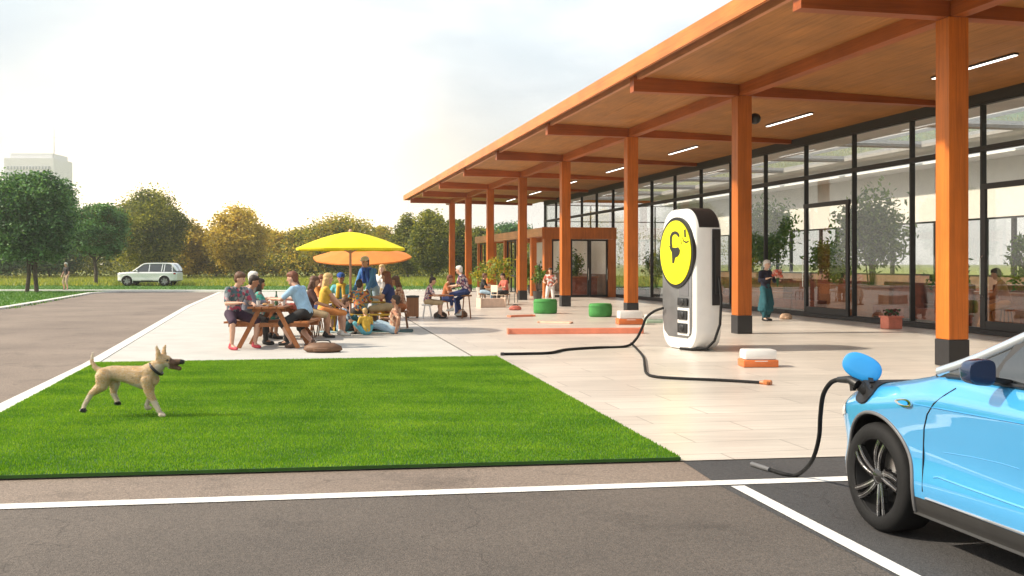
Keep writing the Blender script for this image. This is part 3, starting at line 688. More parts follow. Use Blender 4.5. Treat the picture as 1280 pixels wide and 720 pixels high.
def cafe_chair(loc, rz, label, group=None, mat=None):
    r = thing('cafe_chair', label, 'chair', loc, rz, group); mat = mat or m_orange
    mb = MB(); mb.box((-.21, -.21, .43), (.21, .21, .46), 0, .012); mb.build('seat', mat, r)
    mb = MB(); mb.box((-.20, .19, .56), (.20, .215, .86), 0, .01); mb.bar((-.17, .205, .46), (-.17, .205, .6), .03, .02); mb.bar((.17, .205, .46), (.17, .205, .6), .03, .02); mb.build('backrest', mat, r)
    for x, y in ((-.18, -.18), (.18, -.18), (-.18, .18), (.18, .18)):
        mb = MB(); mb.tube([(x, y, .43), (x*1.12, y*1.12, 0)], .014, 8); mb.build('leg', m_dark, r, smooth=40)
    return r
gt, gc = 'dining tables inside the pavilion', 'dining chairs inside the pavilion'
t_in = cafe_table(BS(27.5, 21.5, .012), 'dining table behind the glass of the pavilion', gt, TH)
c_in = cafe_chair(BS(27.5, 20.8, .012), TH+PI/2, 'orange dining chair behind the glass of the pavilion', gc)
first = True
for i, t in enumerate([18.5, 21.2, 24.2, 27.5, 30.5, 33.5, 36.6, 40, 43, 46.5, 50]):
    for s in (21.5, 24.3):
        p = BS(t+(.5 if s > 22 else 0), s, .012)
        if not (t == 27.5 and s == 21.5): dup(t_in, p, TH)
        for dx, dy, rz in ((-.72, 0, PI/2), (.72, 0, -PI/2), (0, -.72, PI), (0, .72, 0)):
            if t == 27.5 and s == 21.5 and dx == -.72: continue
            q = BS(t+(.5 if s > 22 else 0)+dy, s+dx, .012); dup(c_in, q, TH+rz)
# booth seats along the inside
bo = thing('booth_seat', 'rust brown upholstered booth seat behind the pavilion glass', 'booth seat', BS(19.0, 20.0, .012), TH, 'booth seats inside the pavilion')
m_boo = M('rust_upholstery', (.24, .062, .030), .75, .25, 6, bump=.2)
mb = MB(); mb.box((-.28, -.85, .12), (.28, .85, .46), 0, .04); mb.build('seat', m_boo, bo)
for s_ in (-1,):
    mb = MB(); mb.box((.285, -.85, .10), (.42, .85, 1.12), 0, .04); mb.build('backrest', m_boo, bo)
mb = MB(); mb.box((-.24, -.82, 0), (.24, .82, .118)); mb.build('plinth', m_dark, bo)
for i in range(1, 17): dup(bo, BS(19.0+i*1.95, 20.0+(.5 if i % 3 == 1 else 0), .012), TH)
for t in (21.9, 26.3, 28.6, 33.9, 35.7, 41.2, 43.0): dup(bo, BS(t, 18.15, .012), TH)
# indoor plants
m_pot = M('dark_pot', (.06, .055, .05), .6); m_potl = M('pale_pot', (.55, .50, .44), .6)
lm_in = [leafmat('indoor_leaf', (.05, .13, .02), (.08, .19, .03), .4), leafmat('indoor_leaf_light', (.14, .26, .04), (.18, .30, .06), .45)]
def potted(name, loc, H, R, label, seed, mats, n=700, leaf=.09, pot=m_pot, pr=.26, ph=.5, trunk=.55, group=None, cat='plant'):
    t = thing(name, label, cat, loc, 0, group); r = np.random.default_rng(seed)
    mb = MB(); mb.lathe([(pr*.75, 0), (pr, ph*.96), (pr*1.04, ph), (pr*.9, ph), (pr*.88, ph*.88), (0, ph*.88)], 20); mb.build('pot', pot, t, smooth=40)
    mb = MB(); rr = random.Random(seed)
    for k in range(5):
        a = rr.uniform(0, 2*PI); mb.tube([(.03*math.cos(a), .03*math.sin(a), ph*.85), (R*.25*math.cos(a), R*.25*math.sin(a), ph+(H-ph)*.5), (R*.6*math.cos(a), R*.6*math.sin(a), H*.9)], [.025, .018, .006], 6)
    mb.build('stem', m_bark, t, smooth=60)
    nc = max(6, n//35); d = r.normal(size=(nc, 3)); d /= np.linalg.norm(d, axis=1)[:, None]
    c = d*(.4+.6*r.random(nc))[:, None]*np.array([R, R, (H-ph)*(1-trunk*.5)/2*1.0]); c[:, 2] += H-(H-ph)*(1-trunk*.5)/2
    pos = (c[:, None, :]+r.normal(size=(nc, n//nc, 3))*R*.22).reshape(-1, 3); N = len(pos)
    ax = r.normal(size=(N, 3)); ax /= np.linalg.norm(ax, axis=1)[:, None]
    b = np.cross(ax, r.normal(size=(N, 3))); b /= np.linalg.norm(b, axis=1)[:, None]; s = leaf*(.6+.8*r.random(N))[:, None]
    V = np.empty((N, 4, 3)); V[:, 0] = pos-ax*s; V[:, 1] = pos+b*s*.4; V[:, 2] = pos+ax*s; V[:, 3] = pos-b*s*.4
    mesh_np('foliage', V.reshape(-1, 3), np.arange(N*4).reshape(-1, 4), mats, (r.random(N) < .45).astype(int), t)
    return t
potted('indoor_tree', BS(31.2, 18.9, .012), 4.1, 1.0, 'tall leafy indoor tree behind the glass right of the second column', 51, lm_in, 4200, .10, ph=.6, pr=.34)
potted('indoor_tree', BS(39.6, 19.2, .012), 4.3, 1.1, 'bushy indoor tree behind the glass beside the left edge of the second column', 52, lm_in, 4200, .10, ph=.6, pr=.34)
potted('indoor_shrub', BS(28.0, 19.6, .012), 2.0, .6, 'dark round indoor shrub behind the glass above the orange counter', 53, [lm_dark[0], lm_dark[1]], 600, .09)
potted('indoor_shrub', BS(25.4, 20.3, .012), 2.5, .6, 'slim indoor shrub behind the glass left of the nearest column', 54, lm_in, 600, .09)
potted('indoor_shrub', BS(47.5, 19.5, .012), 2.9, .9, 'wide indoor shrub behind the glass left of the charging station', 55, lm_in, 900, .1)
potted('indoor_shrub', BS(51.0, 18.6, .012), 2.2, .8, 'indoor shrub behind the glass beside the entrance block', 56, lm_in, 700, .1)

potted('indoor_shrub', BS(56.0, 15.4, .012), 2.3, .8, 'added potted shrub standing in for green reflected in the entrance doors', 57, lm_in, 900, .1)  # shrub added to imitate the green reflection in the doors
potted('indoor_shrub', BS(59.5, 14.0, .012), 1.9, .7, 'added low potted shrub for the reflected green inside the entrance block', 58, lm_in, 700, .1)
p = BS(54.5, 15.6, .012); r = thing('reception_desk', 'rust brown desk just inside the entrance doors', 'desk', p, TH)
mb = MB(); mb.box((-.8, -.3, .0), (.8, .3, 1.0), 0, .02); mb.build('body', m_boo, r)
mb = MB(); mb.box((-.86, -.36, 1.003), (.86, .36, 1.06), 0, .012); mb.build('top', m_bench, r)

potted('indoor_shrub', BS(34.6, 19.3, .012), 2.6, .8, 'leafy indoor shrub behind the glass just right of the visitor in the teal skirt', 59, lm_in, 1800, .09)
potted('indoor_shrub', BS(22.3, 19.6, .012), 2.2, .6, 'indoor shrub behind the glass beside the seated visitor in rust-orange', 60, lm_in, 1000, .09)
# ---------------------------------------------------------------- charging station
cp = G(864, 436.5); CYC = cp.y
ch = thing('charging_station', 'tall white electric charging station with a round yellow front disc', 'charging station', (cp.x+.02, cp.y+.12, .0), math.radians(-71))
m_grey = M('brushed_grey', (.22, .22, .225), .35, .08, 4, metal=.6)
m_yel = M('yellow_face', (.86, .80, .005), .4, .02)
CW, CD, CHT = .735, .30, 2.88
def outline(w, h, n=9, rb=.42, rt=.52):
    pts = []
    for cx, cz, r, a0 in ((w-rb, rb, rb, -90), (w-rt, h-rt, rt, 0), (-w+rt, h-rt, rt, 90), (-w+rb, rb, rb, 180)):
        for i in range(n+1):
            a = math.radians(a0+90*i/n); pts.append((cx+r*math.cos(a), cz+r*math.sin(a)))
    return pts
def slab(mb, pts, y0, y1, bev, mi=0):      # front at y0 (towards -y)
    n = len(pts); cx = sum(p[0] for p in pts)/n; cz = sum(p[1] for p in pts)/n
    def ring(y, k):
        out = []
        for i, (x, z) in enumerate(pts):
            p0, p1 = pts[i-1], pts[(i+1) % n]; tx, tz = p1[0]-p0[0], p1[1]-p0[1]; L = math.hypot(tx, tz) or 1
            out.append((x-tz/L*k*1.0, y, z+tx/L*k*1.0))
        return out
    rings = [ring(y0, bev), ring(y0+bev*.3, bev*.3), ring(y0+bev, 0), ring(y1-bev, 0), ring(y1-bev*.3, bev*.3), ring(y1, bev)]
    vs = [p for r_ in rings for p in r_]; fs = [tuple(range(n)), tuple(range(6*n-1, 5*n-1, -1))]
    for k in range(5):
        for i in range(n): fs.append((k*n+i, (k+1)*n+i, (k+1)*n+(i+1) % n, k*n+(i+1) % n))
    mb.add(vs, fs, mi)
mb = MB(); slab(mb, outline(CW, CHT), -CD, CD, .07); mb.build('casing', m_white, ch, smooth=40)
# black cap following the top curve
def top_band(mb, a0, a1, r0, y0, y1, h=CHT, w=CW, rt=.52, th=.03):
    pts = [p for p in outline(w+.012, h+.012, 12, rt=rt+.012) if p[1] > 2.45]
    pts.sort(key=lambda p: -p[0])
    n = len(pts); inner = [(x*.975, z-.03) for x, z in pts]
    vs = [(x, y0, z) for x, z in pts]+[(x, y1, z) for x, z in pts]+[(x, y0, z) for x, z in inner]+[(x, y1, z) for x, z in inner]
    fs = []
    for i in range(n-1): fs += [(i, i+1, n+i+1, n+i), (2*n+i, 3*n+i, 3*n+i+1, 2*n+i+1), (i, 2*n+i, 2*n+i+1, i+1), (n+i, n+i+1, 3*n+i+1, 3*n+i)]
    fs += [(0, n, 3*n, 2*n), (n-1, 3*n-1, 4*n-1, 2*n-1)]
    mb.add(vs, fs)
mb = MB(); top_band(mb, 0, 0, 0, -.22, .24); mb.build('top_cap', m_black, ch, smooth=40)
dzc = 1.985
def disc(mb, r, y0, y1, n=64, rz=None):
    rz = rz or r; vs = []
    for y in (y0, y1):
        for i in range(n): a = 2*PI*i/n; vs.append((r*math.cos(a), y, dzc+rz*math.sin(a)))
    mb.add(vs, [tuple(range(n)), tuple(range(2*n-1, n-1, -1))]+[(i, n+i, n+(i+1) % n, (i+1) % n) for i in range(n)])
dr = MB(); disc(dr, .725, -CD-.055, -CD+.02); disc_o = dr.build('disc_rim', m_black, ch, smooth=40)
dr = MB(); disc(dr, .655, -CD-.072, -CD-.056); face = dr.build('disc_face', m_yel, ch, smooth=40)
# the emblem: a hook above a leaf-shaped blade, traced from the photo
def emb(pts, name='emblem'):
    mb = MB(); n = len(pts); y0, y1 = -CD-.080, -CD-.0722
    # photo zoom px -> disc plane: centre (156,243), half height 162 px
    q = [((x-156)/81*.655, dzc-(z-243)/162*.655) for x, z in pts]
    mb.add([(x, y0, z) for x, z in q]+[(x, y1, z) for x, z in q], [tuple(range(n)), tuple(range(2*n-1, n-1, -1))]+[(i, n+i, n+(i+1) % n, (i+1) % n) for i in range(n)])
    return mb.build(name, m_black, face)
def stroke(path, wd):
    L, R = [], []
    for i, p in enumerate(path):
        a, b = path[max(0, i-1)], path[min(len(path)-1, i+1)]; tx, tz = b[0]-a[0], b[1]-a[1]; l = math.hypot(tx, tz)
        w = wd[i] if isinstance(wd, list) else wd
        L.append((p[0]-tz/l*w, p[1]+tx/l*w*1.6)); R.append((p[0]+tz/l*w, p[1]-tx/l*w*1.6))
    return L+R[::-1]
hook = [(156+22*math.cos(math.radians(a)), 172-30*math.sin(math.radians(a))) for a in range(15, 200, 15)]+[(134, 195), (138, 214)]
emb(stroke(hook, [3.5]+[5]*6+[5.5]*9)[:])
emb([(124, 205), (132, 212), (142, 216), (158, 219), (174, 216), (183, 232), (180, 250), (170, 264), (158, 268), (154, 282), (151, 298), (142, 297), (141, 270), (139, 240), (131, 226)])
for pts in ([(186, 178), (189, 178), (191, 200), (188, 202)], [(196, 168), (199, 166), (202, 186), (199, 190)], [(204, 130), (212, 128), (214, 168), (206, 168)], [(204, 184), (216, 190), (228, 184), (230, 188), (216, 198), (204, 192)]): emb(pts, 'emblem_mark')
# lower grey front, socket panel and sockets
mb = MB(); slab(mb, [(-.655, .62), (-.58, .36), (-.40, .25), (.40, .25), (.56, .34), (.60, .50), (.60, 1.52), (-.655, 1.52)], -CD-.022, -CD+.02, .012); mb.build('lower_panel', m_grey, ch, smooth=30)
pn = MB(); slab(pn, [(.04, .30), (.50, .30), (.54, .36), (.54, .86), (.04, .86)], -CD-.040, -CD-.023, .008); pn = pn.build('socket_panel', m_white, ch, smooth=30)
for z0, z1 in ((.35, .55), (.62, .81), (.90, 1.06)):
    mb = MB(); slab(mb, [(.09, z0), (.46, z0), (.48, z0+.04), (.48, z1), (.09, z1)], -CD-.070, -CD-.041, .012)
    mb.ball((.28, -CD-.075, (z0+z1)/2), (.09, .03, .08)); mb.build('socket', m_black, pn, smooth=30)
mb = MB(); mb.box((.08, -CD-.030, 1.10), (.48, -CD-.023, 1.45)); mb.build('screen', M('screen_glass', (.16, .16, .17), .1, .02), ch)
# black side panel with cable hanger facing the car park
mb = MB(); mb.box((CW+.004, .06, .92), (CW+.03, .25, 2.45), 0, .012); mb.box((CW+.031, .10, 1.15), (CW+.065, .21, 2.25), 0, .012); mb.build('side_panel', m_black, ch)
mb = MB(); mb.tube([(CW+.07, .18, 1.5), (CW+.13, .20, 1.05), (CW+.15, .16, .55), (CW+.12, .05, .22), (CW+.02, -.06, .07), (CW-.25, -.26, .035), (.2, -.36, .03)], .028, 10); mb.build('hose', m_rubber, ch, smooth=60)
mb = MB(); mb.tube([(-CW-.02, .02, 1.0), (-CW-.11, .02, .8), (-CW-.12, .0, .5), (-CW-.05, -.02, .28), (-CW+.05, -.05, .20)], .016, 8); mb.build('side_loop', m_grey, ch, smooth=60)

# ---------------------------------------------------------------- cables lying on the paving
def cat(pts, k=8):
    pts = [Vector(p) for p in pts]; out = []
    for i in range(len(pts)-1):
        p0, p1, p2, p3 = pts[max(i-1, 0)], pts[i], pts[i+1], pts[min(i+2, len(pts)-1)]
        for j in range(k):
            t = j/k; out.append(.5*((2*p1)+(-p0+p2)*t+(2*p0-5*p1+4*p2-p3)*t*t+(-p0+3*p1-3*p2+p3)*t**3))
    out.append(pts[-1]); return out
zc_ = .026
ca = thing('cable', 'black cable running left over the paving from the charging station to the turf', 'cable', G(783, 431))
def rel(pts, o): return [Vector(p)-o.location for p in pts]
mb = MB(); mb.tube(cat(rel([G(630, 442.5, zc_), G(660, 442, zc_), G(688, 441, zc_), G(708, 437, zc_), G(745, 434.5, zc_), G(782, 433, zc_), P(795, 424, 22.3), P(803, 409, 22.2), P(808, 397, 22.1), P(818, 389, 22.0), P(829, 385, 21.85)], ca)), .028, 10); mb.build('cord', m_rubber, ca, smooth=60)
mb = MB(); p = rel([G(630, 442.5, zc_), G(626, 442.6, zc_)], ca); mb.tube(p, .034, 10); mb.build('end_cap', m_dark, ca, smooth=60)
cb = thing('cable', 'black cable curving over the paving towards the car with an orange plug on its end', 'cable', G(807, 455))
mb = MB(); mb.tube(cat(rel([G(789, 429, zc_), G(796, 436, zc_), G(804, 446, zc_), G(806, 458, zc_), G(808, 466, zc_), G(818, 470.5, zc_), G(850, 473, zc_), G(905, 475.3, zc_), G(950, 478, zc_)], cb)), .022, 10); mb.build('cord', m_rubber, cb, smooth=60)
mb = MB(); a, b = rel([G(950, 478, zc_), G(964, 479, zc_)], cb); mb.tube([a, a.lerp(b, .35), a.lerp(b, .4), b], [.026, .03, .045, .045], 12); mb.bar(a.lerp(b, .55)+Vector((0, -.1, .01)), a.lerp(b, .55)+Vector((0, .1, .01)), .035, .04); mb.build('plug', M('copper_orange', (.42, .14, .04), .35), cb, smooth=30)

# ---------------------------------------------------------------- coolers, blocks and poufs on the paving
def cooler(name, px, py, w, d, h, label, rz=TH, body=None, catn='cooler'):
    p = G(px, py); r = thing(name, label, catn, (p.x, p.y+d/2, 0), rz)
    mb = MB(); n = 4
    v0 = [(-w/2, -d/2), (w/2, -d/2), (w/2, d/2), (-w/2, d/2)]
    mb.box((-w/2, -d/2, .003), (w/2, d/2, h*.42), 0, .02); mb.build('base', body or m_orange, r, smooth=30)
    mb = MB(); mb.box((-w/2*.93, -d/2*.93, h*.425), (w/2*.93, d/2*.93, h), 0, .045); mb.build('lid', m_white, r, smooth=30)
    mb = MB(); mb.box((-w*.18, -d/2-.012, h*.34), (w*.18, -d/2-.001, h*.38)); mb.build('handle', m_white, r)
    return r
cooler('cool_box', 951, 459.5, .60, .40, .30, 'white and orange cool box on open paving in front of the second column', .05)
cooler('cool_box', 788, 406, .72, .5, .40, 'white cool box with an orange base standing against the third column', .1)
cooler('cool_box', 820, 404, .62, .42, .25, 'low pale green and white cool box half hidden by the charging station', .1, M('pale_green', (.45, .62, .48), .5))
def pouf(px, py, w, h, label, rz):
    p = G(px, py); r = thing('pouf', label, 'pouf', (p.x, p.y+w*.4, 0), rz); R = w/2
    mb = MB(); mb.lathe([(R*.86, .0), (R*.97, .03), (R, h*.3), (R, h*.7), (R*.98, h-.07), (R*.9, h-.01), (R*.5, h), (0, h)], 36, sy=.8); mb.build('cushion', m_green, r, smooth=50)
    mb = MB(); t = [(R*1.004*math.cos(a), .8*R*1.004*math.sin(a), h-.10) for a in [2*PI*i/36 for i in range(37)]]; mb.tube(t, .012, 6); mb.build('piping', m_green, r, smooth=60)
pouf(682, 392.5, .84, .52, 'green round pouf left of the fourth column', 0)
pouf(751.5, 396.5, .80, .45, 'green round pouf left of the third column', .3)
def beam_bar(p, q, w, h, label, mat):
    p, q = Vector(p), Vector(q); c = (p+q)/2; d = (q-p); L = d.length; r = thing('floor_beam', label, 'barrier', c, math.atan2(d.y, d.x))
    mb = MB(); mb.prism([(-w/2, 0), (w/2, 0), (w/2*.8, h), (-w/2*.8, h)], -L/2+.06, L/2-.06, 0, lambda v: Vector((v.z, v.x, v.y+.004))); mb.build('bar', mat, r)
    for s in (-1, 1):
        mb = MB(); mb.box((s*(L/2-.058), -w*.56, .004), (s*L/2, w*.56, h*1.08), 0, .01); mb.build('end_cap', mat, r)
beam_bar(G(634, 417.5), G(803, 416.5), .30, .13, 'long coral barrier beam lying on the paving left of the charging station', m_coral)
beam_bar(G(636, 396.5), G(667, 395.5), .22, .06, 'short coral floor beam between the entrance block and the green poufs', m_coral)
beam_bar(G(673, 403.5), G(715, 404.5), .22, .05, 'low pale coral floor beam just behind the long coral beam', M('pale_coral', (.66, .40, .28), .6))
beam_bar(G(598, 384.5), G(630, 384), .5, .36, 'low beige block bench beside the far columns', M('beige_block', (.62, .46, .36), .7))
# coral box planter by the glass
p = G(1117.5, 411.5); r = thing('planter_box', 'small coral planter box with dark flowers standing against the glass front', 'planter', (p.x, p.y+.2, 0), TH)
mb = MB(); mb.box((-.21, -.2, .004), (.21, .2, .30), 0, .02); mb.box((-.24, -.23, .302), (.24, .23, .35), 0, .012); mb.build('box', M('coral_box', (.66, .22, .15), .6), r)
mb = MB(); rr = random.Random(4)
for i in range(60):
    c = Vector((rr.uniform(-.17, .17), rr.uniform(-.15, .15), .36+rr.random()*.14)); a = rr.uniform(0, 6.28); e = .05
    mb.add([c+Vector((math.cos(a)*e, math.sin(a)*e, .02)), c+Vector((0, 0, .05)), c-Vector((math.cos(a)*e, math.sin(a)*e, -.01)), c-Vector((0, 0, .03))], [(0, 1, 2, 3)], i % 2)
mb.build('flowers', [lm_dark[0], M('dark_red_petal', (.16, .03, .03), .7)], r, clean=False)

# ---------------------------------------------------------------- parasols
def parasol(name, px, py, zr, zt, R, label, col, under, tilt=0, droop=.10, n=10):
    p = G(px, py); r = thing(name, label, 'parasol', p)
    rot = Matrix.Translation((0, 0, zr)) @ Matrix.Rotation(tilt, 4, 'X') @ Matrix.Translation((0, 0, -zr))
    vs, fs = [], []; N = n*6; K = 8
    for k in range(K+1):
        u = k/K; rad = R*(.04+.96*u); z = zt-(zt-zr)*(u**1.45)
        for j in range(N):
            ph = (j % 6)/6; sag = 4*ph*(1-ph); a = 2*PI*j/N
            rr_ = rad*(1-.035*sag*u); vs.append(rot @ Vector((rr_*math.cos(a), rr_*math.sin(a), z-.03*sag*u*(1-u)*2)))
    for k in range(K):
        for j in range(N): fs.append((k*N+j, (k+1)*N+j, (k+1)*N+(j+1) % N, k*N+(j+1) % N))
    o2 = len(vs)
    for j in range(N):                      # valance
        v = vs[K*N+j]; vs.append(v+Vector((0, 0, -droop*(.75+.25*abs(math.sin(PI*(j % 6)/6))))))
    for j in range(N): fs.append((K*N+j, o2+j, o2+(j+1) % N, K*N+(j+1) % N))
    mb = MB(); mb.add(vs, fs); c = mb.build('canopy', col, r, smooth=20)
    md = c.modifiers.new('thick', 'SOLIDIFY'); md.thickness = .008
    mb = MB(); mb.ball(rot @ Vector((0, 0, zt+.02)), (.05, .05, .06)); mb.build('finial', under, r, smooth=60)
    mb = MB(); mb.tube([(0, 0, .02), (0, 0, 1.2), rot @ Vector((0, 0, zt-.02))], .032, 14); mb.build('pole', under, r, smooth=60)
    for j in range(n):
        a = 2*PI*j/n; e = Vector((R*.97*math.cos(a), R*.97*math.sin(a), zr-.012)); m_ = Vector((R*.5*math.cos(a), R*.5*math.sin(a), zt-(zt-zr)*.5**1.45-.02)); t_ = Vector((.03*math.cos(a), .03*math.sin(a), zt-.04))
        mb = MB(); mb.tube([rot @ t_, rot @ m_, rot @ e], .010, 6); mb.tube([rot @ m_, rot @ Vector((.03*math.cos(a), .03*math.sin(a), zr-.12))], .008, 6); mb.build('rib', under, r)
    mb = MB(); mb.lathe([(.30, 0.004), (.30, .05), (.12, .08), (.06, .22), (.045, .22)], 24); mb.build('base', m_dark, r, smooth=40)
    return r
m_canY = M('yellow_canvas', (.80, .72, .004), .8, .05, 5); m_canO = M('orange_canvas', (.66, .21, .035), .8, .08, 5)
for m_ in (m_canY, m_canO):
    set_in(m_.node_tree.nodes['Principled BSDF'], 'Subsurface Weight', 0)
m_poleY = M('coral_pole', (.52, .30, .23), .5); m_poleO = M('brown_pole', (.28, .15, .08), .5)
pa = parasol('parasol', 438, 414, 2.16, 2.58, 1.42, 'yellow canvas parasol on a slim pole over the crowded picnic tables', m_canY, m_poleY, droop=.07)
pb_ = parasol('parasol', 453, 399, 1.98, 2.30, 1.56, 'orange canvas parasol tilted behind and below the yellow one', m_canO, m_poleO, tilt=math.radians(9), droop=.05)

# ---------------------------------------------------------------- picnic tables
def picnic(loc, rz, label, topmat, L=1.9, W=.76, zt=.76, zb=.46, off=.72):
    r = thing('picnic_table', label, 'picnic table', loc, rz)
    mb = MB()
    for i in range(5): mb.box((-W/2+i*W/5+.006, -L/2, zt-.04), (-W/2+(i+1)*W/5-.006, L/2, zt), 0, .006)
    mb.build('tabletop', topmat, r)
    for s in (-1, 1):
        mb = MB()
        for i in range(2): mb.box((s*off-.14+i*.145, -L/2, zb-.04), (s*off-.005+i*.145, L/2, zb), 0, .006)
        mb.build('bench', topmat, r)
    for y in (-L*.33, L*.33):
        for s in (-1, 1):
            mb = MB(); mb.bar((s*.18, y, zt-.042), (s*(off*.86), y, .003), .09, .045, 0, (0, 1, 0)); mb.build('leg', topmat, r)
        mb = MB(); mb.bar((-off-.12, y+.05, zb-.085), (off+.12, y+.05, zb-.085), .045, .085); mb.bar((-W*.45, y+.05, zt-.082), (W*.45, y+.05, zt-.082), .045, .07); mb.build('brace', topmat, r)
    return r
m_pict = wood('picnic_orange_wood', (.34, .125, .042), 1); m_picy = M('yellow_table_paint', (.62, .38, .04), .6, .1)
T1p = G(334, 436); T1p.y += .62
pic1 = picnic((T1p.x, T1p.y, 0), .0, 'orange wooden picnic table nearest the turf', m_pict, zt=.87, zb=.57, L=1.55)
pic2 = picnic((G(455, 410).x, 27.6, 0), PI/2+.1, 'yellow-topped picnic table under the parasols', m_picy)
pic3 = picnic((-5.4, 24.6, 0), .15, 'orange wooden picnic table beyond the nearest one', m_pict)
tb = cafe_table((G(552, 397).x, 33.6, 0), 'small brown wooden table right of the brown bin', None, .1)
p = G(515, 397.5); r = thing('litter_bin', 'brown boxy litter bin right of the yellow parasol', 'bin', (p.x, p.y+.2, 0), .1)
mb = MB(); mb.box((-.2, -.2, .04), (.2, .2, .66), 0, .012); mb.build('body', m_brown, r)
mb = MB(); mb.box((-.215, -.215, .665), (.215, .215, .72), 0, .012); mb.box((-.1, -.1, .722), (.1, .1, .73)); mb.build('lid', m_dark, r)
for x in (-.15, .15):
    mb = MB(); mb.box((x-.04, -.15, .003), (x+.04, .15, .038)); mb.build('foot', m_dark, r)
def stool(loc, h, label, mat):
    r = thing('stool', label, 'stool', loc)
    mb = MB(); mb.lathe([(0, h-.05), (.17, h-.05), (.19, h-.02), (.17, h), (0, h)], 20); mb.build('seat', mat, r, smooth=40)
    for i in range(4):
        a = PI/4+i*PI/2; mb = MB(); mb.tube([(.11*math.cos(a), .11*math.sin(a), h-.045), (.2*math.cos(a), .2*math.sin(a), .003)], .016, 8); mb.build('leg', mat, r, smooth=60)
    return r
# bags on the ground
def bag(px, py, w, h, label, mat, rz=0):
    p = G(px, py); r = thing('bag', label, 'bag', (p.x, p.y+.15, 0), rz)
    mb = MB(); mb.lathe([(0, .003), (w*.42, .01), (w*.5, h*.25), (w*.47, h*.6), (w*.3, h*.92), (0, h)], 18, sy=.55); mb.build('body', mat, r, smooth=60)
    mb = MB(); mb.lathe([(0, h*.15), (w*.2, h*.17), (w*.22, h*.4), (w*.12, h*.5), (0, h*.5)], 12, c=(0, -w*.24, 0), sy=.4); mb.build('pocket', mat, r, smooth=60)
    mb = MB(); mb.tube(cat([(-w*.2, -.02, h*.85), (-w*.14, -.02, h*1.15), (w*.14, -.02, h*1.15), (w*.2, -.02, h*.85)]), .014, 6); mb.build('strap', m_black, r, smooth=60)
m_bagb = M('brown_leather', (.14, .07, .035), .6, .25, 8)
bag(402, 441, .78, .20, 'flat brown leather bag lying on the concrete behind the man in light blue', m_bagb)
bag(577, 397, .40, .22, 'small brown bag on the ground beside the far seated visitor', m_bagb, .3)
bag(550, 397.5, .46, .20, 'dark brown bag on the ground under the small wooden table', M('dark_brown_leather', (.08, .05, .035), .6), .1)
bag(984, 399.5, .42, .20, 'white and tan bag on the paving beside the visitor in teal', M('tan_canvas', (.55, .38, .26), .8, .3, 5), .2)
bag(644, 388, .5, .18, 'small red and cream bag on the paving near the entrance block', M('red_canvas', (.5, .14, .10), .8, .4, 6), .2)
# terrace furniture near the entrance
for (px, Y, lab) in ((610, 46, 'cream terrace chair behind the sixth column'), (622, 44, 'cream terrace chair left of the fifth column'), (640, 47, 'cream terrace chair right of the fifth column')):
    cafe_chair(((px-CX)/F*Y, Y, 0), .4*(px % 7), lab, None, M('cream_paint', (.68, .55, .42), .6))
cafe_table(((617-CX)/F*45, 45, 0), 'orange terrace table between the cream chairs', None, .2)
lm_yel = [leafmat('yellow_leaf', (.36, .33, .04), (.44, .38, .06), .5), leafmat('lime_leaf', (.16, .26, .04), (.2, .3, .05), .45)]
potted('potted_shrub', ((624-CX)/F*52, 52, 0), 2.0, .62, 'yellow flowering shrub in a pale pot between the far columns', 61, lm_yel, 500, .1, m_potl, .3, .55)
potted('potted_shrub', ((602-CX)/F*56, 56, 0), 1.7, .6, 'lime green shrub in a pale pot beside the farthest columns', 62, lm_yel[::-1], 450, .1, m_potl, .3, .5)
potted('potted_shrub', ((672-CX)/F*50, 50, 0), 1.5, .45, 'dark small shrub in a pot beside the entrance doors', 63, lm_in, 350, .08, m_pot, .24, .45)

# cups, plates and bottles on the tables
m_cup = M('paper_cup', (.72, .70, .66), .6); m_cupr = M('red_cup', (.50, .06, .05), .5); m_btl = M('green_bottle', (.03, .12, .05), .1, coat=1); m_plate = M('plate', (.75, .74, .72), .3); m_food = M('bread', (.45, .25, .10), .8, .3, 20)
def cup(x, y, z, label, m, group): mb = MB(); mb.lathe([(.032, 0), (.043, .12), (.046, .122), (.04, .118), (.031, .01), (0, .01)], 14); o = mb.build('cup', m, smooth=40); o.location = (x, y, z+.002); tag(o, label, 'cup', group)
def bottle(x, y, z, label, group=None): mb = MB(); mb.lathe([(.036, 0), (.038, .02), (.038, .16), (.016, .23), (.014, .28), (.017, .285), (.017, .30), (0, .30)], 14); o = mb.build('bottle', m_btl, smooth=40); o.location = (x, y, z+.002); tag(o, label, 'bottle', group)
def plate(x, y, z, label, group=None):
    o = thing('plate', label, 'plate', (x, y, z+.002), 0, group)
    mb = MB(); mb.lathe([(.06, 0), (.11, .014), (.115, .018), (.1, .016), (.06, .006), (0, .006)], 20); mb.build('dish', m_plate, o, smooth=40)
    mb = MB(); mb.ball((0, 0, .03), (.06, .045, .028)); mb.build('food', m_food, o, smooth=60)
for q, (dx, dy) in enumerate(((-.2, -.55), (.22, -.1), (-.1, .25), (.12, .5))): cup(T1p.x+dx, T1p.y+dy, .87, 'paper cup standing on the nearest picnic table', m_cup, 'paper cups on the nearest picnic table')
plate(T1p.x+.05, T1p.y-.5, .87, 'white plate with food on the near end of the nearest picnic table'); plate(T1p.x-.16, T1p.y-.12, .87, 'white plate with food in the middle of the nearest picnic table'); bottle(T1p.x+.02, T1p.y+.12, .87, 'green bottle standing on the nearest picnic table')
for q, dx in enumerate((-.7, -.3, .1, .6)): cup(pic2.location.x+dx, 27.6+(-.15 if q % 2 else .12), .76, 'red cup standing on the yellow table', m_cupr, 'red cups on the yellow table')
plate(pic2.location.x-.5, 27.5, .76, 'white plate with food on the yellow table'); bottle(pic2.location.x+.3, 27.7, .76, 'green bottle standing on the yellow table')
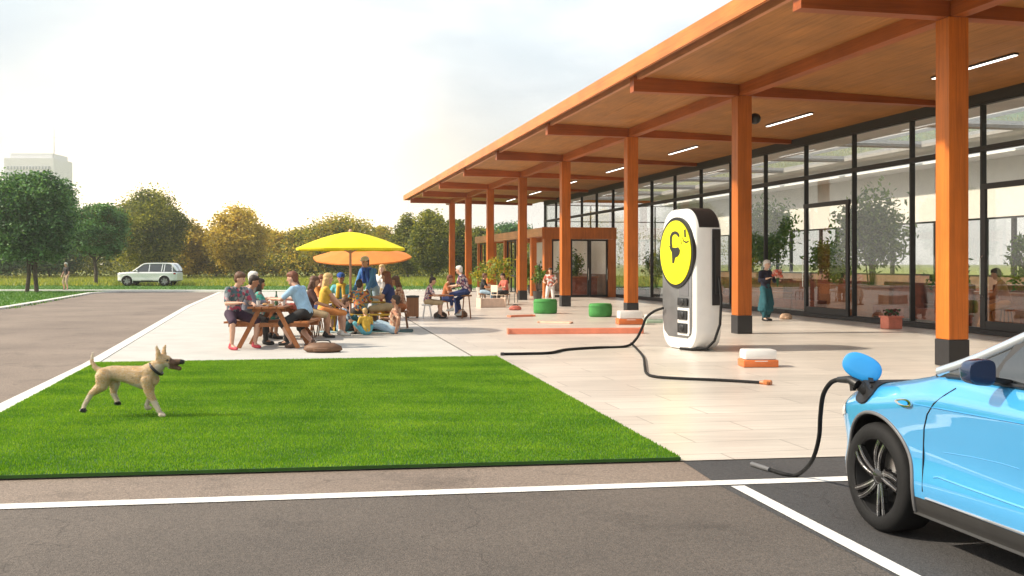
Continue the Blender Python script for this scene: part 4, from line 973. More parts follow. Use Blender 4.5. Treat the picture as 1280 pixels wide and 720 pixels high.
# ---------------------------------------------------------------- cars (local frame: x to the nose, y to the left, z up, origin under the front axle)
def lerp_tab(tab, x):
    tab = sorted(tab)
    if x <= tab[0][0]: return tab[0][1]
    for i in range(len(tab)-1):
        x0, y0 = tab[i]; x1, y1 = tab[i+1]
        if x <= x1:
            xm, ym = tab[max(i-1, 0)]; xp, yp = tab[min(i+2, len(tab)-1)]
            t = (x-x0)/(x1-x0)
            m0 = (y1-ym)/(x1-xm)*(x1-x0) if x1 != xm else y1-y0; m1 = (yp-y0)/(xp-x0)*(x1-x0) if xp != x0 else y1-y0
            h = 2*t**3-3*t*t+1
            return h*y0+(t**3-2*t*t+t)*m0+(-2*t**3+3*t*t)*y1+(t**3-t*t)*m1
    return tab[-1][1]
FR = [0, 0, .035, .20, .42, .66, .80, .875, .955, .99, 1.0]
def car(name, label, loc, rz, D, paint, detail=True):
    root = thing(name, label, 'car', loc, rz)
    W_, TOP, ZB, WB, R = D['w'], D['top'], D['zb'], D['wb'], D['r']
    x0, x1 = min(t[0] for t in W_), max(t[0] for t in W_)
    def sec_ctrl(x):
        w, zt, zb = lerp_tab(W_, x), lerp_tab(TOP, x), lerp_tab(ZB, x); h = zt-zb
        ys = [0, w-.14*w, w-.055*w, w-.018, w-.034, w-.012, w, w-.03, w-.125*w, w-.33*w, 0]
        if D.get('boxy'): ys = [0, w-.14*w, w-.04*w, w-.01, w-.012, w-.004, w, w-.012, w-.07*w, w-.25*w, 0]
        return [(y, zb+h*f) for y, f in zip(ys, FR)]
    def sec(x, n=6):
        c = sec_ctrl(x); out = []
        for i in range(len(c)-1):
            p0, p1, p2, p3 = c[max(i-1, 0)], c[i], c[i+1], c[min(i+2, len(c)-1)]
            for j in range(n):
                t = j/n; out.append(tuple(.5*((2*p1[k])+(-p0[k]+p2[k])*t+(2*p0[k]-5*p1[k]+4*p2[k]-p3[k])*t*t+(-p0[k]+3*p1[k]-3*p2[k]+p3[k])*t**3) for k in (0, 1)))
        out.append(c[-1]); return [(max(0, y), z) for y, z in out]
    def side(x, z):         # half width of the body at height z
        s = sec(x); k = len(s); lo = int(k*.17); best = None
        for i in range(lo, k-1):
            a, b = s[i], s[i+1]
            if a[1] <= z <= b[1] and b[1] > a[1]: return a[0]+(b[0]-a[0])*(z-a[1])/(b[1]-a[1])
        return s[lo][0]
    NX = 90 if detail else 40
    xs = [x0+(x1-x0)*(.5-.5*math.cos(PI*i/(NX-1)))*.5+(x1-x0)*.5*i/(NX-1) for i in range(NX)]
    vs, fs, mi = [], [], []
    for x in xs:
        s = sec(x); ring = [(x, y, z) for y, z in s]+[(x, -y, z) for y, z in s[-2:0:-1]]; vs += ring
    K = len(ring); clad = D.get('clad', .34)
    for i in range(NX-1):
        for j in range(K):
            f = (i*K+j, i*K+(j+1) % K, (i+1)*K+(j+1) % K, (i+1)*K+j); fs.append(f)
            z = sum(vs[q][2] for q in f)/4; mi.append(2 if z < clad+.03*0 else 0)
    fs += [tuple(range(K-1, -1, -1)), tuple((NX-1)*K+j for j in range(K))]; mi += [0, 0]
    me = bpy.data.meshes.new('body'); me.from_pydata(vs, [], fs)
    m_clad = D.get('cladmat', m_black)
    for m_ in (paint, m_black, m_clad): me.materials.append(m_)
    me.polygons.foreach_set('material_index', mi)
    bm = bmesh.new(); bm.from_mesh(me); bmesh.ops.remove_doubles(bm, verts=bm.verts, dist=1e-5); bmesh.ops.recalc_face_normals(bm, faces=bm.faces); bm.to_mesh(me); bm.free()
    body = bpy.data.objects.new('body', me); COL.objects.link(body); body.parent = root
    cut = MB(); RA = D.get('ra', R+.062)
    for xc in (0, -WB):
        for s in (-1, 1):
            ring0 = [(xc+RA*math.cos(a), s*.52, R+RA*math.sin(a)) for a in [2*PI*i/48 for i in range(48)]]
            ring1 = [(x, s*1.4, z) for x, y, z in ring0]
            cut.add(ring0+ring1, [tuple(range(48)), tuple(range(95, 47, -1))]+[(i, 48+i, 48+(i+1) % 48, (i+1) % 48) for i in range(48)], 1)
    cu = cut.build('cutter', [paint, m_black], root)
    md = body.modifiers.new('arch', 'BOOLEAN'); md.object = cu; md.operation = 'DIFFERENCE'; md.solver = 'EXACT'
    try: md.material_mode = 'INDEX'
    except Exception: pass
    dg = bpy.context.evaluated_depsgraph_get(); nm = bpy.data.meshes.new_from_object(body.evaluated_get(dg))
    body.modifiers.clear(); body.data = nm; bpy.data.objects.remove(cu); shade(nm, 28)
    # greenhouse
    g = D['gh']; gx0, gx1, gx2, gx3 = g['x']; zbelt = lambda x: lerp_tab(TOP, x)-.035
    def roofz(x): return lerp_tab(g['roof'], x)
    def ghs(x):
        zb_, zr = zbelt(x), max(roofz(x), zbelt(x)+.004); t = min(1, (zr-zb_)/g['h'])
        yb = lerp_tab(W_, x)-g['in']; yt = yb+(g['yt']-yb)*t
        return zb_, zr, yb, yt
    gxs = [gx0+(gx3-gx0)*i/46 for i in range(47)]
    gv, gf, gm = [], [], []
    for x in gxs:
        zb_, zr, yb, yt = ghs(x); cr_ = .035*min(1, (zr-zb_)/.2)
        half = [(yb, zb_-.03), (yb, zb_)]+[(yb+(yt-yb)*u+.012*math.sin(PI*u), zb_+(zr-zb_)*u) for u in (.25, .5, .75, .93)]+[(yt-.02, zr), (yt*.75, zr+cr_*.5), (yt*.4, zr+cr_*.9), (0, zr+cr_)]
        gv += [(x, y, z) for y, z in half]+[(x, -y, z) for y, z in half[-2::-1]]
    GK = len(half)*2-1; nh = len(half)
    for i in range(len(gxs)-1):
        xm = (gxs[i]+gxs[i+1])/2
        for j in range(GK-1):
            gf.append((i*GK+j, i*GK+j+1, (i+1)*GK+j+1, (i+1)*GK+j))
            top = nh-3 <= j <= GK-1-nh+2-1
            gm.append(0 if (top and gx2 <= xm <= gx1 or (j in (nh-4, nh-3, GK-nh+1, GK-nh+2) and xm < gx1)) else 1)
    gb = MB(); gb.add(gv, gf); gb.m = gm
    gh = gb.build('greenhouse', [paint, D['glass']], root, smooth=30)
    def edge(x, s, o=.0):
        zb_, zr, yb, yt = ghs(x); return Vector((x, s*(yt-.004+o), zr-.005))
    for s in (-1, 1):
        mb = MB(); xs_ = [gx0-.02-(gx0-.02-gx3-.04)*i/40 for i in range(41)]
        mb.tube([edge(min(max(x, gx3), gx0), s, .008) for x in xs_], g.get('pr', .036), 8); mb.build('roof_rail', D.get('rail', paint), root, smooth=60)
        for xp, dx, m_ in g['pillars']:
            zb_, zr, yb, yt = ghs(xp); z2 = ghs(xp+dx)
            mb = MB(); mb.bar((xp, s*(yb+.008), zb_-.02), (xp+dx, s*(z2[3]+.008), z2[1]-.01), .06, .018, 0, (0, s, 0)); mb.build('pillar', m_, root)
        mb = MB(); mb.tube([(x, s*(ghs(x)[2]+.012), ghs(x)[0]) for x in [gx0-.12+(gx3+.15-gx0+.12)*i/24 for i in range(25)]], .014, 6); mb.build('belt_trim', m_black, root, smooth=60)
    # wheels
    def wheel(x, s):
        rw = R; tk = D.get('tw', .236)/.236; y = s*(D['wy']-.118*tk)
        mb = MB(); prof = [(r_, w_*tk) for r_, w_ in [(rw*.70, -.105), (rw*.78, -.118), (rw*.93, -.112), (rw*.985, -.09), (rw, -.06), (rw, .06), (rw*.985, .09), (rw*.93, .112), (rw*.78, .118), (rw*.70, .105)]]
        n = 56; vs = []; fs = []
        for r_, w_ in prof:
            for j in range(n): a = 2*PI*j/n; vs.append((r_*math.cos(a), w_, r_*math.sin(a)))
        k = len(prof)
        for i in range(k-1):
            for j in range(n): fs.append((i*n+j, i*n+(j+1) % n, (i+1)*n+(j+1) % n, (i+1)*n+j))
        mb.add(vs, fs)
        rm = MB(); prof = [(rw*.715, .112), (rw*.735, .117), (rw*.69, .112), (rw*.66, .06), (rw*.64, -.05), (rw*.60, -.10), (0, -.10)]
        vs, fs = [], []
        for r_, w_ in prof:
            for j in range(n): a = 2*PI*j/n; vs.append((r_*math.cos(a), w_, r_*math.sin(a)))
        for i in range(len(prof)-1):
            for j in range(n): fs.append((i*n+j, i*n+(j+1) % n, (i+1)*n+(j+1) % n, (i+1)*n+j))
        rm.add(vs, fs, 0)
        rim = rm.build('wheel', [m_black], root, smooth=35)
        tyre = mb.build('tyre', m_rubber, rim, smooth=50)
        dk = MB(); dk.tube([(0, -.04, 0), (0, -.02, 0)], rw*.50, 36); dk.build('brake_disc', m_chrome, rim, smooth=30)
        sp = MB(); NS = D['spokes']
        for q in range(NS):
            a0 = 2*PI*q/NS+.35
            for sgn in (-1, 1):
                pts = []
                for i in range(7):
                    u = i/6; rr_ = rw*(.10+.61*u); a = a0+sgn*(.24-.12*u)+.30*u*D.get('twist', 1); pts.append((rr_*math.cos(a), .085+.028*math.sin(PI*u*.6), rr_*math.sin(a)))
                for p, q2 in zip([Vector(v) for v in pts[:-1]], [Vector(v) for v in pts[1:]]): sp.bar(p, q2, .034, .034, 0, (0, 1, 0)); sp.bar(p+Vector((0, .019, 0)), q2+Vector((0, .019, 0)), .009 if sgn > 0 else .004, .006, 1, (0, 1, 0))
        sp.build('spoke', [D['rimdark'], D['rimlight']], rim)
        hb = MB(); hb.tube([(0, .05, 0), (0, .105, 0), (0, .118, 0)], [rw*.17, rw*.16, rw*.10], 24)
        for q in range(5): a = 2*PI*q/5; hb.tube([(rw*.24*math.cos(a), .05, rw*.24*math.sin(a)), (rw*.24*math.cos(a), .10, rw*.24*math.sin(a))], .012, 8)
        hb.build('hub', D['rimdark'], rim, smooth=40)
        rim.location = (x, y, R)
        if s < 0: rim.rotation_euler = (0, 0, PI)
    for x in (0, -WB):
        for s in (1, -1): wheel(x, s)
    # arch lips
    for xc in (0, -WB):
        for s in (-1, 1):
            pts = []
            for i in range(41):
                a = math.radians(-18+216*i/40); x = xc+(RA+.004)*math.cos(a); z = R+(RA+.004)*math.sin(a)
                if z < .20: continue
                pts.append((x, s*(side(x, z)+.001), z))
            mb = MB(); mb.tube(pts, .013 if detail else .02, 8); mb.build('arch_trim', D['arch'], root, smooth=60)
    # mirrors
    for s in (-1, 1):
        xm = D['mirror']; zb_, zr, yb, yt = ghs(xm)
        mo = MB(); mcx, mcy, mcz = xm-.02, s*(yb+.20), zb_+.075
        mo.ball((0, 0, 0), (1, 1, 1), 0, 28, 18)
        for i, v in enumerate(mo.v):
            q = [math.copysign(abs(c)**.62, c) for c in v]; x, y, z = mcx+q[0]*.075, mcy+q[1]*.086, mcz+q[2]*.072*(1-.12*q[1]*s); mo.v[i] = (x, y, z)
            if x < xm-.06: mo.v[i] = (xm-.06, y, z)
        mm = mo.build('mirror', D['mirmat'], root, smooth=50)
        mb = MB(); mb.bar((xm, s*(yb-.0), zb_+.015), (xm, s*(yb+.2), zb_+.05), .07, .03); mb.build('stalk', m_black, mm)
    # headlights and tail lights
    m_hl = M('headlight_lens', (.75, .78, .8), .08, .05, metal=.3, coat=1); m_tl = M('taillight_lens', (.35, .01, .01), .15, .05, coat=1)
    def patch(nm, xa, xb, za, zb2, mat):
        for s in (-1, 1):
            vs, fs = [], []; na, nb = 10, 4
            for i in range(na+1):
                for j in range(nb+1):
                    x = xa+(xb-xa)*i/na; z = za(x)+(zb2(x)-za(x))*j/nb; vs.append((x, s*(side(x, z)+.006), z))
            for i in range(na):
                for j in range(nb): q = i*(nb+1)+j; fs.append((q, q+1, q+nb+2, q+nb+1))
            mb = MB(); mb.add(vs, fs); mb.build(nm, mat, root, smooth=60)
    hf = lambda f: (lambda x: lerp_tab(ZB, x)+(lerp_tab(TOP, x)-lerp_tab(ZB, x))*f)
    patch('headlight', D['hl'][0], D['hl'][1], hf(.72), hf(.86), m_hl)
    patch('taillight', D['tl'][0], D['tl'][1], hf(.70), hf(.86), m_tl)
    return root, side, ghs, body
m_blue = M('sky_blue_paint', (.06, .39, .77), .30, .03, 1.0, metal=.2, coat=1.0); set_in(m_blue.node_tree.nodes['Principled BSDF'], 'Coat IOR', 2.5)
m_bluf = M('flap_blue_paint', (.02, .28, .66), .35, .03, coat=.3)
m_navy = M('navy_mirror_paint', (.006, .020, .065), .25, .05, coat=1)
m_rd = M('gloss_black_rim', (.012, .012, .013), .22, .05, coat=.6); m_rl = M('machined_alloy', (.72, .72, .74), .22, .05, metal=1)
m_cg = M('car_glass', (.030, .034, .036), .04, .05, spec=.8, coat=1)
m_arch = M('grey_arch_trim', (.12, .12, .125), .45); m_sclad = M('black_cladding', (.025, .024, .023), .5)
EV = dict(w=[(.84, .36), (.80, .52), (.72, .66), (.6, .79), (.45, .875), (.25, .915), (0, .935), (-1, .94), (-2.2, .94), (-3.0, .925), (-3.35, .86), (-3.55, .72), (-3.62, .55)],
    top=[(.84, .60), (.78, .68), (.65, .80), (.45, .895), (.2, .96), (0, .995), (-.3, 1.055), (-.6, 1.115), (-1.2, 1.125), (-2.75, 1.13), (-3.3, 1.13), (-3.5, 1.06), (-3.62, .95)],
    zb=[(.84, .32), (.7, .26), (.3, .21), (-3.1, .21), (-3.4, .28), (-3.62, .42)], wb=2.75, r=.356, wy=.93,
    gh=dict(x=(-.52, -1.52, -3.0, -3.58), h=.46, yt=.60, roof=[(-.50, 1.09), (-.75, 1.175), (-1.0, 1.285), (-1.3, 1.425), (-1.52, 1.52), (-1.8, 1.60), (-2.3, 1.62), (-2.8, 1.57), (-3.1, 1.49), (-3.4, 1.27), (-3.6, 1.10)],
        pillars=[(-2.05, -.05, m_black), (-3.0, .05, m_black), (-1.02, -.14, m_dark)], pr=.034, **{'in': .115}),
    glass=m_cg, rimdark=m_rd, rimlight=m_rl, spokes=5, arch=m_arch, mirror=-1.15, tw=.275, rail=M('silver_rail', (.62, .68, .74), .2, .03, metal=.7, coat=.5), mirmat=m_navy, cladmat=m_sclad, clad=.325, hl=(.66, .40), tl=(-3.45, -3.25))
hdg = math.radians(103)
ol = Vector((-math.sin(hdg), math.cos(hdg), 0))
wc = Vector((2.375, 6.84, 0)); corg = wc-ol*.93; corg.z = -.006
carA, sideA, ghA, bodyA = car('electric_car', 'sky blue electric car with its charging flap open, parked in the bay at the right', corg, hdg, EV, m_blue)
def body_line(name, pts, r, mat, out=.0, s=1, n=6):
    mb = MB(); mb.tube([(x, s*(sideA(x, z)+out), z) for x, z in pts], r, n); return mb.build(name, mat, carA, smooth=60)
def zc(x): return .885-.022*x
m_seam = M('door_gap', (.006, .01, .016), .8)
for s in (1, -1):
    body_line('door_gap', [(x, z) for x, z in [(-.80, 1.03), (-.745, .985), (-.66, .925), (-.585, .85), (-.54, .76), (-.515, .65), (-.51, .5), (-.52, .37)]], .005, m_seam, .000, s)
    body_line('door_gap', [(-2.02, 1.06), (-2.04, .8), (-2.04, .55), (-2.02, .37)], .0045, m_seam, -.001, s)
    body_line('crease', [(x/20, zc(x/20)) for x in range(-9, -66, -1)], .006, M('blue_crease', (.02, .26, .58), .3, coat=1), -.003, s)
    body_line('sill_trim', [(x/20, .335) for x in range(-11, -46, -1)], .008, M('sill_chrome', (.55, .56, .58), .3, metal=.8), .004, s)
    body_line('sill_crease', [(-.62, .475), (-.66, .485), (-.9, .477), (-1.3, .468), (-1.8, .462), (-2.2, .46)], .010, m_blue, -.006, s)
    body_line('lower_crease', [(-.70, .64), (-.95, .66), (-1.2, .67), (-1.35, .667)], .006, m_blue, -.0045, s)
    # side badge: a chromed teardrop at the start of the crease
    x0b = -.36; z0b = zc(x0b)
    mb = MB(); n = 16; pts = []
    for i in range(n):
        a = 2*PI*i/n; u = math.cos(a); v = math.sin(a); pts.append((x0b-.075*u*1.2, z0b+.024*v*(1-.35*-u)))
    vs = [(x, s*(sideA(x, z)+.014), z) for x, z in pts]+[(x, s*(sideA(x, z)-.004), z) for x, z in pts]
    mb.add(vs, [tuple(range(n)), tuple(range(2*n-1, n-1, -1))]+[(i, n+i, n+(i+1) % n, (i+1) % n) for i in range(n)]); bd = mb.build('side_badge', m_chrome, carA)
    mb = MB(); pts2 = [(x0b+(x-x0b)*.62-.006, z0b+(z-z0b)*.55) for x, z in pts]
    mb.add([(x, s*(sideA(x, z)+.0165), z) for x, z in pts2], [tuple(range(n))]); mb.build('badge_inset', m_bluf, bd)
    for xh in (-1.85, -2.95):
        mb = MB(); mb.bar((xh, s*(sideA(xh, .97)+.012), .97), (xh+.2, s*(sideA(xh+.2, .965)+.012), .965), .022, .026); mb.build('door_handle', m_blue, carA)
# charging port in the left front fender and its open flap
Mw = Matrix.Translation(corg) @ Matrix.Rotation(hdg, 4, 'Z'); Mi = Mw.inverted()
pc = Mi @ P(1086, 489, 7.02)
zt0 = pc.z
yp = sideA(pc.x, min(pc.z, .90))
print('PORT', pc, yp)
px_, pz_ = pc.x, .905
mb = MB(); pts = []
def surf(x, z): return Vector((x, sideA(x, z), z))
n = 18
pp = []
for i in range(n):
    a = 2*PI*i/n; pp.append((px_-.01+.115*math.cos(a), pz_-.012+.075*math.sin(a)))
mb.add([surf(x, z)+Vector((0, .012, .006)) for x, z in pp]+[surf(x, z)+Vector((0, -.01, -.01)) for x, z in pp], [tuple(range(n)), tuple(range(2*n-1, n-1, -1))]+[(i, n+i, n+(i+1) % n, (i+1) % n) for i in range(n)])
port = mb.build('charge_port', m_black, carA, smooth=20)
c0 = surf(px_, pz_)
mb = MB(); mb.tube([c0+Vector((.0, .01, .0)), c0+Vector((.02, .05, .03))], [.045, .038], 16); mb.tube([c0+Vector((-.06, .01, .02)), c0+Vector((-.06, .03, .03))], [.018, .016], 12); mb.build('socket', m_black, port, smooth=40)
# flap: an oval panel standing up on its hinge
fc = Mi @ P(1077.5, 459, 7.05); 
cdir = (Mi.to_3x3() @ Vector((-.33, -.94, .12))).normalized()
upv = Vector((0, 0, 1)); ux = upv.cross(cdir).normalized(); uy = cdir.cross(ux)
mb = MB(); n = 40; vs = []
tl = math.radians(-24)
def fp(r, dep): 
    out = []
    for i in range(n):
        a = 2*PI*i/n; ca_, sa_ = abs(math.cos(a))**.85*math.copysign(1, math.cos(a)), abs(math.sin(a))**.85*math.copysign(1, math.sin(a))
        x, y = .132*r*ca_, .088*r*sa_; X, Y = x*math.cos(tl)-y*math.sin(tl), x*math.sin(tl)+y*math.cos(tl)
        out.append(fc+ux*X+uy*Y+cdir*dep)
    return out
rings = [fp(.0001, .012), fp(.5, .011), fp(.90, .008), fp(.985, .003), fp(1, -.006), fp(.9, -.014), fp(.0001, -.014)]
for r_ in rings: vs += r_
fs = []
for k in range(len(rings)-1):
    for i in range(n): fs.append((k*n+i, k*n+(i+1) % n, (k+1)*n+(i+1) % n, (k+1)*n+i))
mb.add(vs, fs); mb.build('charge_flap', m_bluf, carA, smooth=50)
mb = MB(); mb.bar(fc-uy*.06+ux*.05-cdir*.015, c0+Vector((-.04, .0, .055)), .03, .015); mb.build('flap_hinge', m_black, carA)
# its charging cable
cc = thing('charging_cable', 'black charging cable hanging from the blue car port down to the asphalt', 'cable', Vector(G(1000, 594))+Vector((0, 0, -.008)))
pw = Mw @ (c0+Vector((.03, .06, .035)))
h1, h2 = P(1062, 474.5, 7.10), P(1048, 474.5, 7.2)
def relc(pts): return [Vector(p)-cc.location for p in pts]
mb = MB(); mb.tube(relc([pw, pw.lerp(h1, .5), h1, h2]), [.033, .034, .028, .020], 14); mb.bar(relc([h1.lerp(pw, .6)])[0]+Vector((0, 0, -.03)), relc([h1.lerp(pw, .2)])[0]+Vector((0, 0, -.045)), .03, .05); mb.build('plug', m_black, cc, smooth=40)
cpts = [h2, P(1038, 479, 7.28), P(1029, 494, 7.4), P(1025.5, 520, 7.6), P(1024, 545, 7.85), P(1018, 569, 8.15), P(1009, 584, 8.42), G(995, 594, .008), G(980, 592.5, .008), G(962, 587, .008)]
mb = MB(); mb.tube(cat(relc(cpts)), .0165, 12); mb.build('cord', m_rubber, cc, smooth=60)
mb = MB(); mb.tube(relc([G(962, 587, .012), G(955, 584.8, .012), G(940, 580, .012)]), [.018, .021, .021], 12); mb.build('sleeve', m_arch, cc, smooth=60)

# ---------------------------------------------------------------- silver SUV on the grass far off
m_silver = M('silver_paint', (.82, .82, .82), .3, .03, metal=.2, coat=.8)
SU = dict(w=[(.86, .62), (.8, .80), (.65, .92), (.4, .97), (0, .98), (-2, .98), (-3.4, .97), (-3.75, .93), (-3.9, .82), (-3.95, .74)],
    top=[(.86, .98), (.78, 1.06), (.5, 1.10), (0, 1.14), (-.5, 1.17), (-1, 1.18), (-3.4, 1.18), (-3.85, 1.16), (-3.95, 1.08)],
    zb=[(.86, .42), (.5, .34), (-3.5, .34), (-3.95, .46)], wb=3.0, r=.40, wy=.975, boxy=True,
    gh=dict(x=(-.45, -1.25, -3.55, -3.92), h=.66, yt=.74, roof=[(-.42, 1.16), (-.8, 1.42), (-1.25, 1.74), (-1.6, 1.80), (-2.6, 1.82), (-3.3, 1.80), (-3.55, 1.74), (-3.8, 1.42), (-3.93, 1.17)],
        pillars=[(-1.75, -.03, m_silver), (-2.75, -.08, m_silver), (-2.95, -.06, m_silver), (-3.62, .05, m_silver)], pr=.05, **{'in': .07}),
    glass=m_cg, rimdark=M('grey_rim', (.25, .25, .26), .4), rimlight=M('bright_rim', (.75, .75, .75), .3, metal=.6), spokes=6, twist=0, arch=m_silver, mirror=-.85, mirmat=m_silver, clad=.45, hl=(.80, .62), tl=(-3.88, -3.72))
pS = G(164, 357.0)
suv, _, _, _ = car('suv', 'silver-white boxy SUV standing sideways on the grass beyond the road', (pS.x, pS.y, -.02), PI, SU, m_silver, False)
# ---------------------------------------------------------------- people and the dog: one remeshed skin per body, clothes as children
def caps(mb, p0, r0, p1, r1, n=12, k=5):
    p0, p1 = Vector(p0), Vector(p1); d = p1-p0; L = d.length
    d = d/L if L > 1e-6 else Vector((0, 0, 1)); a = d.cross(Vector((0, 0, 1)))
    if a.length < 1e-3: a = d.cross(Vector((0, 1, 0)))
    a.normalize(); b = d.cross(a); vs, fs = [], []
    rings = []
    for i in range(k+1):
        t = -PI/2+PI/2*i/k; rings.append((p0+d*(r0*math.sin(t)), r0*math.cos(t)))
    for i in range(k+1):
        t = PI/2*i/k; rings.append((p1+d*(r1*math.sin(t)), r1*math.cos(t)))
    for c, r in rings:
        r = max(r, 1e-4)
        for j in range(n): t = 2*PI*j/n; vs.append(c+(a*math.cos(t)+b*math.sin(t))*r)
    K = len(rings)
    for i in range(K-1):
        for j in range(n): fs.append((i*n+j, i*n+(j+1) % n, (i+1)*n+(j+1) % n, (i+1)*n+j))
    fs += [tuple(range(n-1, -1, -1)), tuple((K-1)*n+j for j in range(n))]
    mb.add(vs, fs)
def fuse(mb, name, mats, voxel, parent=None, smooth=5, paint=None):
    me = bpy.data.meshes.new(name); me.from_pydata([tuple(v) for v in mb.v], [], mb.f)
    bm = bmesh.new(); bm.from_mesh(me); bmesh.ops.recalc_face_normals(bm, faces=bm.faces); bm.to_mesh(me); bm.free()
    o = bpy.data.objects.new(name, me); COL.objects.link(o)
    md = o.modifiers.new('r', 'REMESH'); md.mode = 'VOXEL'; md.voxel_size = voxel; md.adaptivity = 0
    ms = o.modifiers.new('s', 'SMOOTH'); ms.factor = .5; ms.iterations = smooth
    dg = bpy.context.evaluated_depsgraph_get(); nm = bpy.data.meshes.new_from_object(o.evaluated_get(dg)); o.modifiers.clear(); o.data = nm
    nm.materials.clear()
    for m in (mats if isinstance(mats, (list, tuple)) else [mats]): nm.materials.append(m)
    nm.polygons.foreach_set('use_smooth', [True]*len(nm.polygons))
    if paint:
        idx = [paint(p.center) for p in nm.polygons]; nm.polygons.foreach_set('material_index', idx)
    if parent is not None: o.parent = parent
    return o
def ik(a, c, l1, l2, pole):
    a, c = Vector(a), Vector(c); d = c-a; L = d.length; mx = (l1+l2)*.995
    if L > mx: d = d*(mx/L); c = a+d; L = mx
    u = d/L; x = (l1*l1-l2*l2+L*L)/(2*L); h = math.sqrt(max(0, l1*l1-x*x))
    p = Vector(pole); p = p-u*p.dot(u)
    if p.length < 1e-4: p = Vector((0, 1, 0))
    return a+u*x+p.normalized()*h, c
m_skin = M('skin', (.56, .32, .22), .5, .06, 12); m_skin2 = M('skin_tan', (.42, .22, .13), .5, .06, 12); m_skin3 = M('skin_pale', (.62, .40, .30), .5, .06, 12)
m_eye = M('eye', (.02, .015, .012), .2); m_lip = M('lip', (.40, .14, .11), .5)
m_hairs = dict(dark=M('dark_hair', (.03, .018, .012), .6, .3, 30), brown=M('brown_hair', (.11, .05, .025), .6, .3, 30), auburn=M('auburn_hair', (.15, .045, .02), .6, .3, 30),
    blond=M('blond_hair', (.50, .33, .13), .6, .3, 30), grey=M('white_hair', (.62, .60, .56), .7, .2, 30))
def cloth(name, c, v=.15): return M(name, c, .85, v, 9, bump=.15, bscale=40)
def person(label, loc, rz, sit=None, lean=0.0, roll=0, hands=((-.2, .35, .9), (.2, .35, .9)), feet=None, knees=None, head=(0, 0), skin=None, hair='dark', hairlen=0,
           shirt=None, sleeve=.6, pants=None, plen=1.0, skirt=0, shoes=None, hat=None, scale=1.0, female=False, scarf=None, group='people on the plaza'):
    skin = skin or m_skin; shoes = shoes or m_black
    hz = (sit if sit is not None else .93)
    hip = Vector((0, 0, hz+(.09 if sit is not None else 0)))
    R_ = Matrix.Rotation(-lean, 3, 'X') @ Matrix.Rotation(roll, 3, 'Y')
    sw = .165 if female else .188
    up = lambda v: hip+R_ @ Vector(v)
    waist, chest, neck0 = up((0, -.005, .16)), up((0, 0, .34)), up((0, .0, .50))
    sh = [up((-sw, -.005, .455)), up((sw, -.005, .455))]
    neck1 = up((0, .025, .57)); yaw, pit = head
    HR = R_ @ Matrix.Rotation(yaw, 3, 'Z') @ Matrix.Rotation(-pit, 3, 'X')
    if lean > .3: HR = Matrix.Rotation(-lean*.35, 3, 'X') @ Matrix.Rotation(yaw, 3, 'Z') @ Matrix.Rotation(-pit, 3, 'X')
    hc = neck1+HR @ Vector((0, .02, .105))
    hl = lambda v: hc+HR @ Vector(v)
    if feet is None:
        feet = ((-.13, .40, .085), (.13, .42, .085)) if sit is not None else ((-.10, -.02, .085), (.11, .05, .085))
    hips = [hip+Vector((-.088, 0, -.01)), hip+Vector((.088, 0, -.01))]
    knees = knees or ((-.35, 1, .6), (.35, 1, .6))
    legs = []
    for i in (0, 1):
        k, f = ik(hips[i], feet[i], .44, .43, knees[i]); legs.append((hips[i], k, f))
    arms = []
    for i in (0, 1):
        e, h = ik(sh[i], hands[i], .29, .255, ((-.6 if i == 0 else .6), -.5, -.8)); arms.append((sh[i], e, h))
    def torso(m, g):
        caps(m, hips[0]+Vector((.02, 0, 0)), .098+g, hips[1]-Vector((.02, 0, 0)), .098+g)
        caps(m, hip+Vector((-.03, 0, .02)), .11+g, waist+Vector((-.02, 0, 0)), (.095 if female else .108)+g); caps(m, hip+Vector((.03, 0, .02)), .11+g, waist+Vector((.02, 0, 0)), (.095 if female else .108)+g)
        for s in (-1, 1): caps(m, waist+R_ @ Vector((.03*s, 0, 0)), .10+g, chest+R_ @ Vector((.065*s, .01, .02)), .108+g)
        caps(m, sh[0]+R_ @ Vector((.03, 0, -.015)), .062+g, sh[1]+R_ @ Vector((-.03, 0, -.015)), .062+g)
        if female:
            for s in (-1, 1): caps(m, chest+R_ @ Vector((.07*s, .07, .0)), .062+g, chest+R_ @ Vector((.07*s, .08, -.01)), .058+g)
    def upper(m, g, f):
        for a in arms:
            if f <= 1: caps(m, a[0], .052+g, a[0].lerp(a[1], f), .043+g)
            else: caps(m, a[0], .052+g, a[1], .042+g); caps(m, a[1], .042+g, a[1].lerp(a[2], f-1), .034+g)
    body = MB(); torso(body, 0); upper(body, 0, 1)
    caps(body, neck0, .058, neck1+HR @ Vector((0, .01, .02)), .052)
    for i, a in enumerate(arms):
        caps(body, a[1], .041, a[2], .029); d = (a[2]-a[1]).normalized(); s = d.cross(Vector((0, 0, 1)))
        if s.length < .1: s = Vector((1, 0, 0))
        s.normalize(); w = a[2]; u_ = s.cross(d)
        for q in (-1.5, -.5, .5, 1.5):
            b0 = w+d*.03+s*q*.012; b1 = w+d*.085+s*q*.017; L = .07-.008*abs(q)
            caps(body, w, .018, b1, .012, 8, 3); caps(body, b1, .0105, b1+(d*.8+u_*-.35)*L*.6, .009, 8, 3); caps(body, b1+(d*.8-u_*.35)*L*.6, .009, b1+(d*.8-u_*.35)*L*.6+(d*.4-u_*.8)*L*.5, .008, 8, 3)
        sg = 1 if i == 0 else -1; t0 = w+d*.025+s*sg*.02; t1 = t0+d*.035+s*sg*.035
        caps(body, t0, .014, t1, .011, 8, 3); caps(body, t1, .011, t1+d*.035, .009, 8, 3)
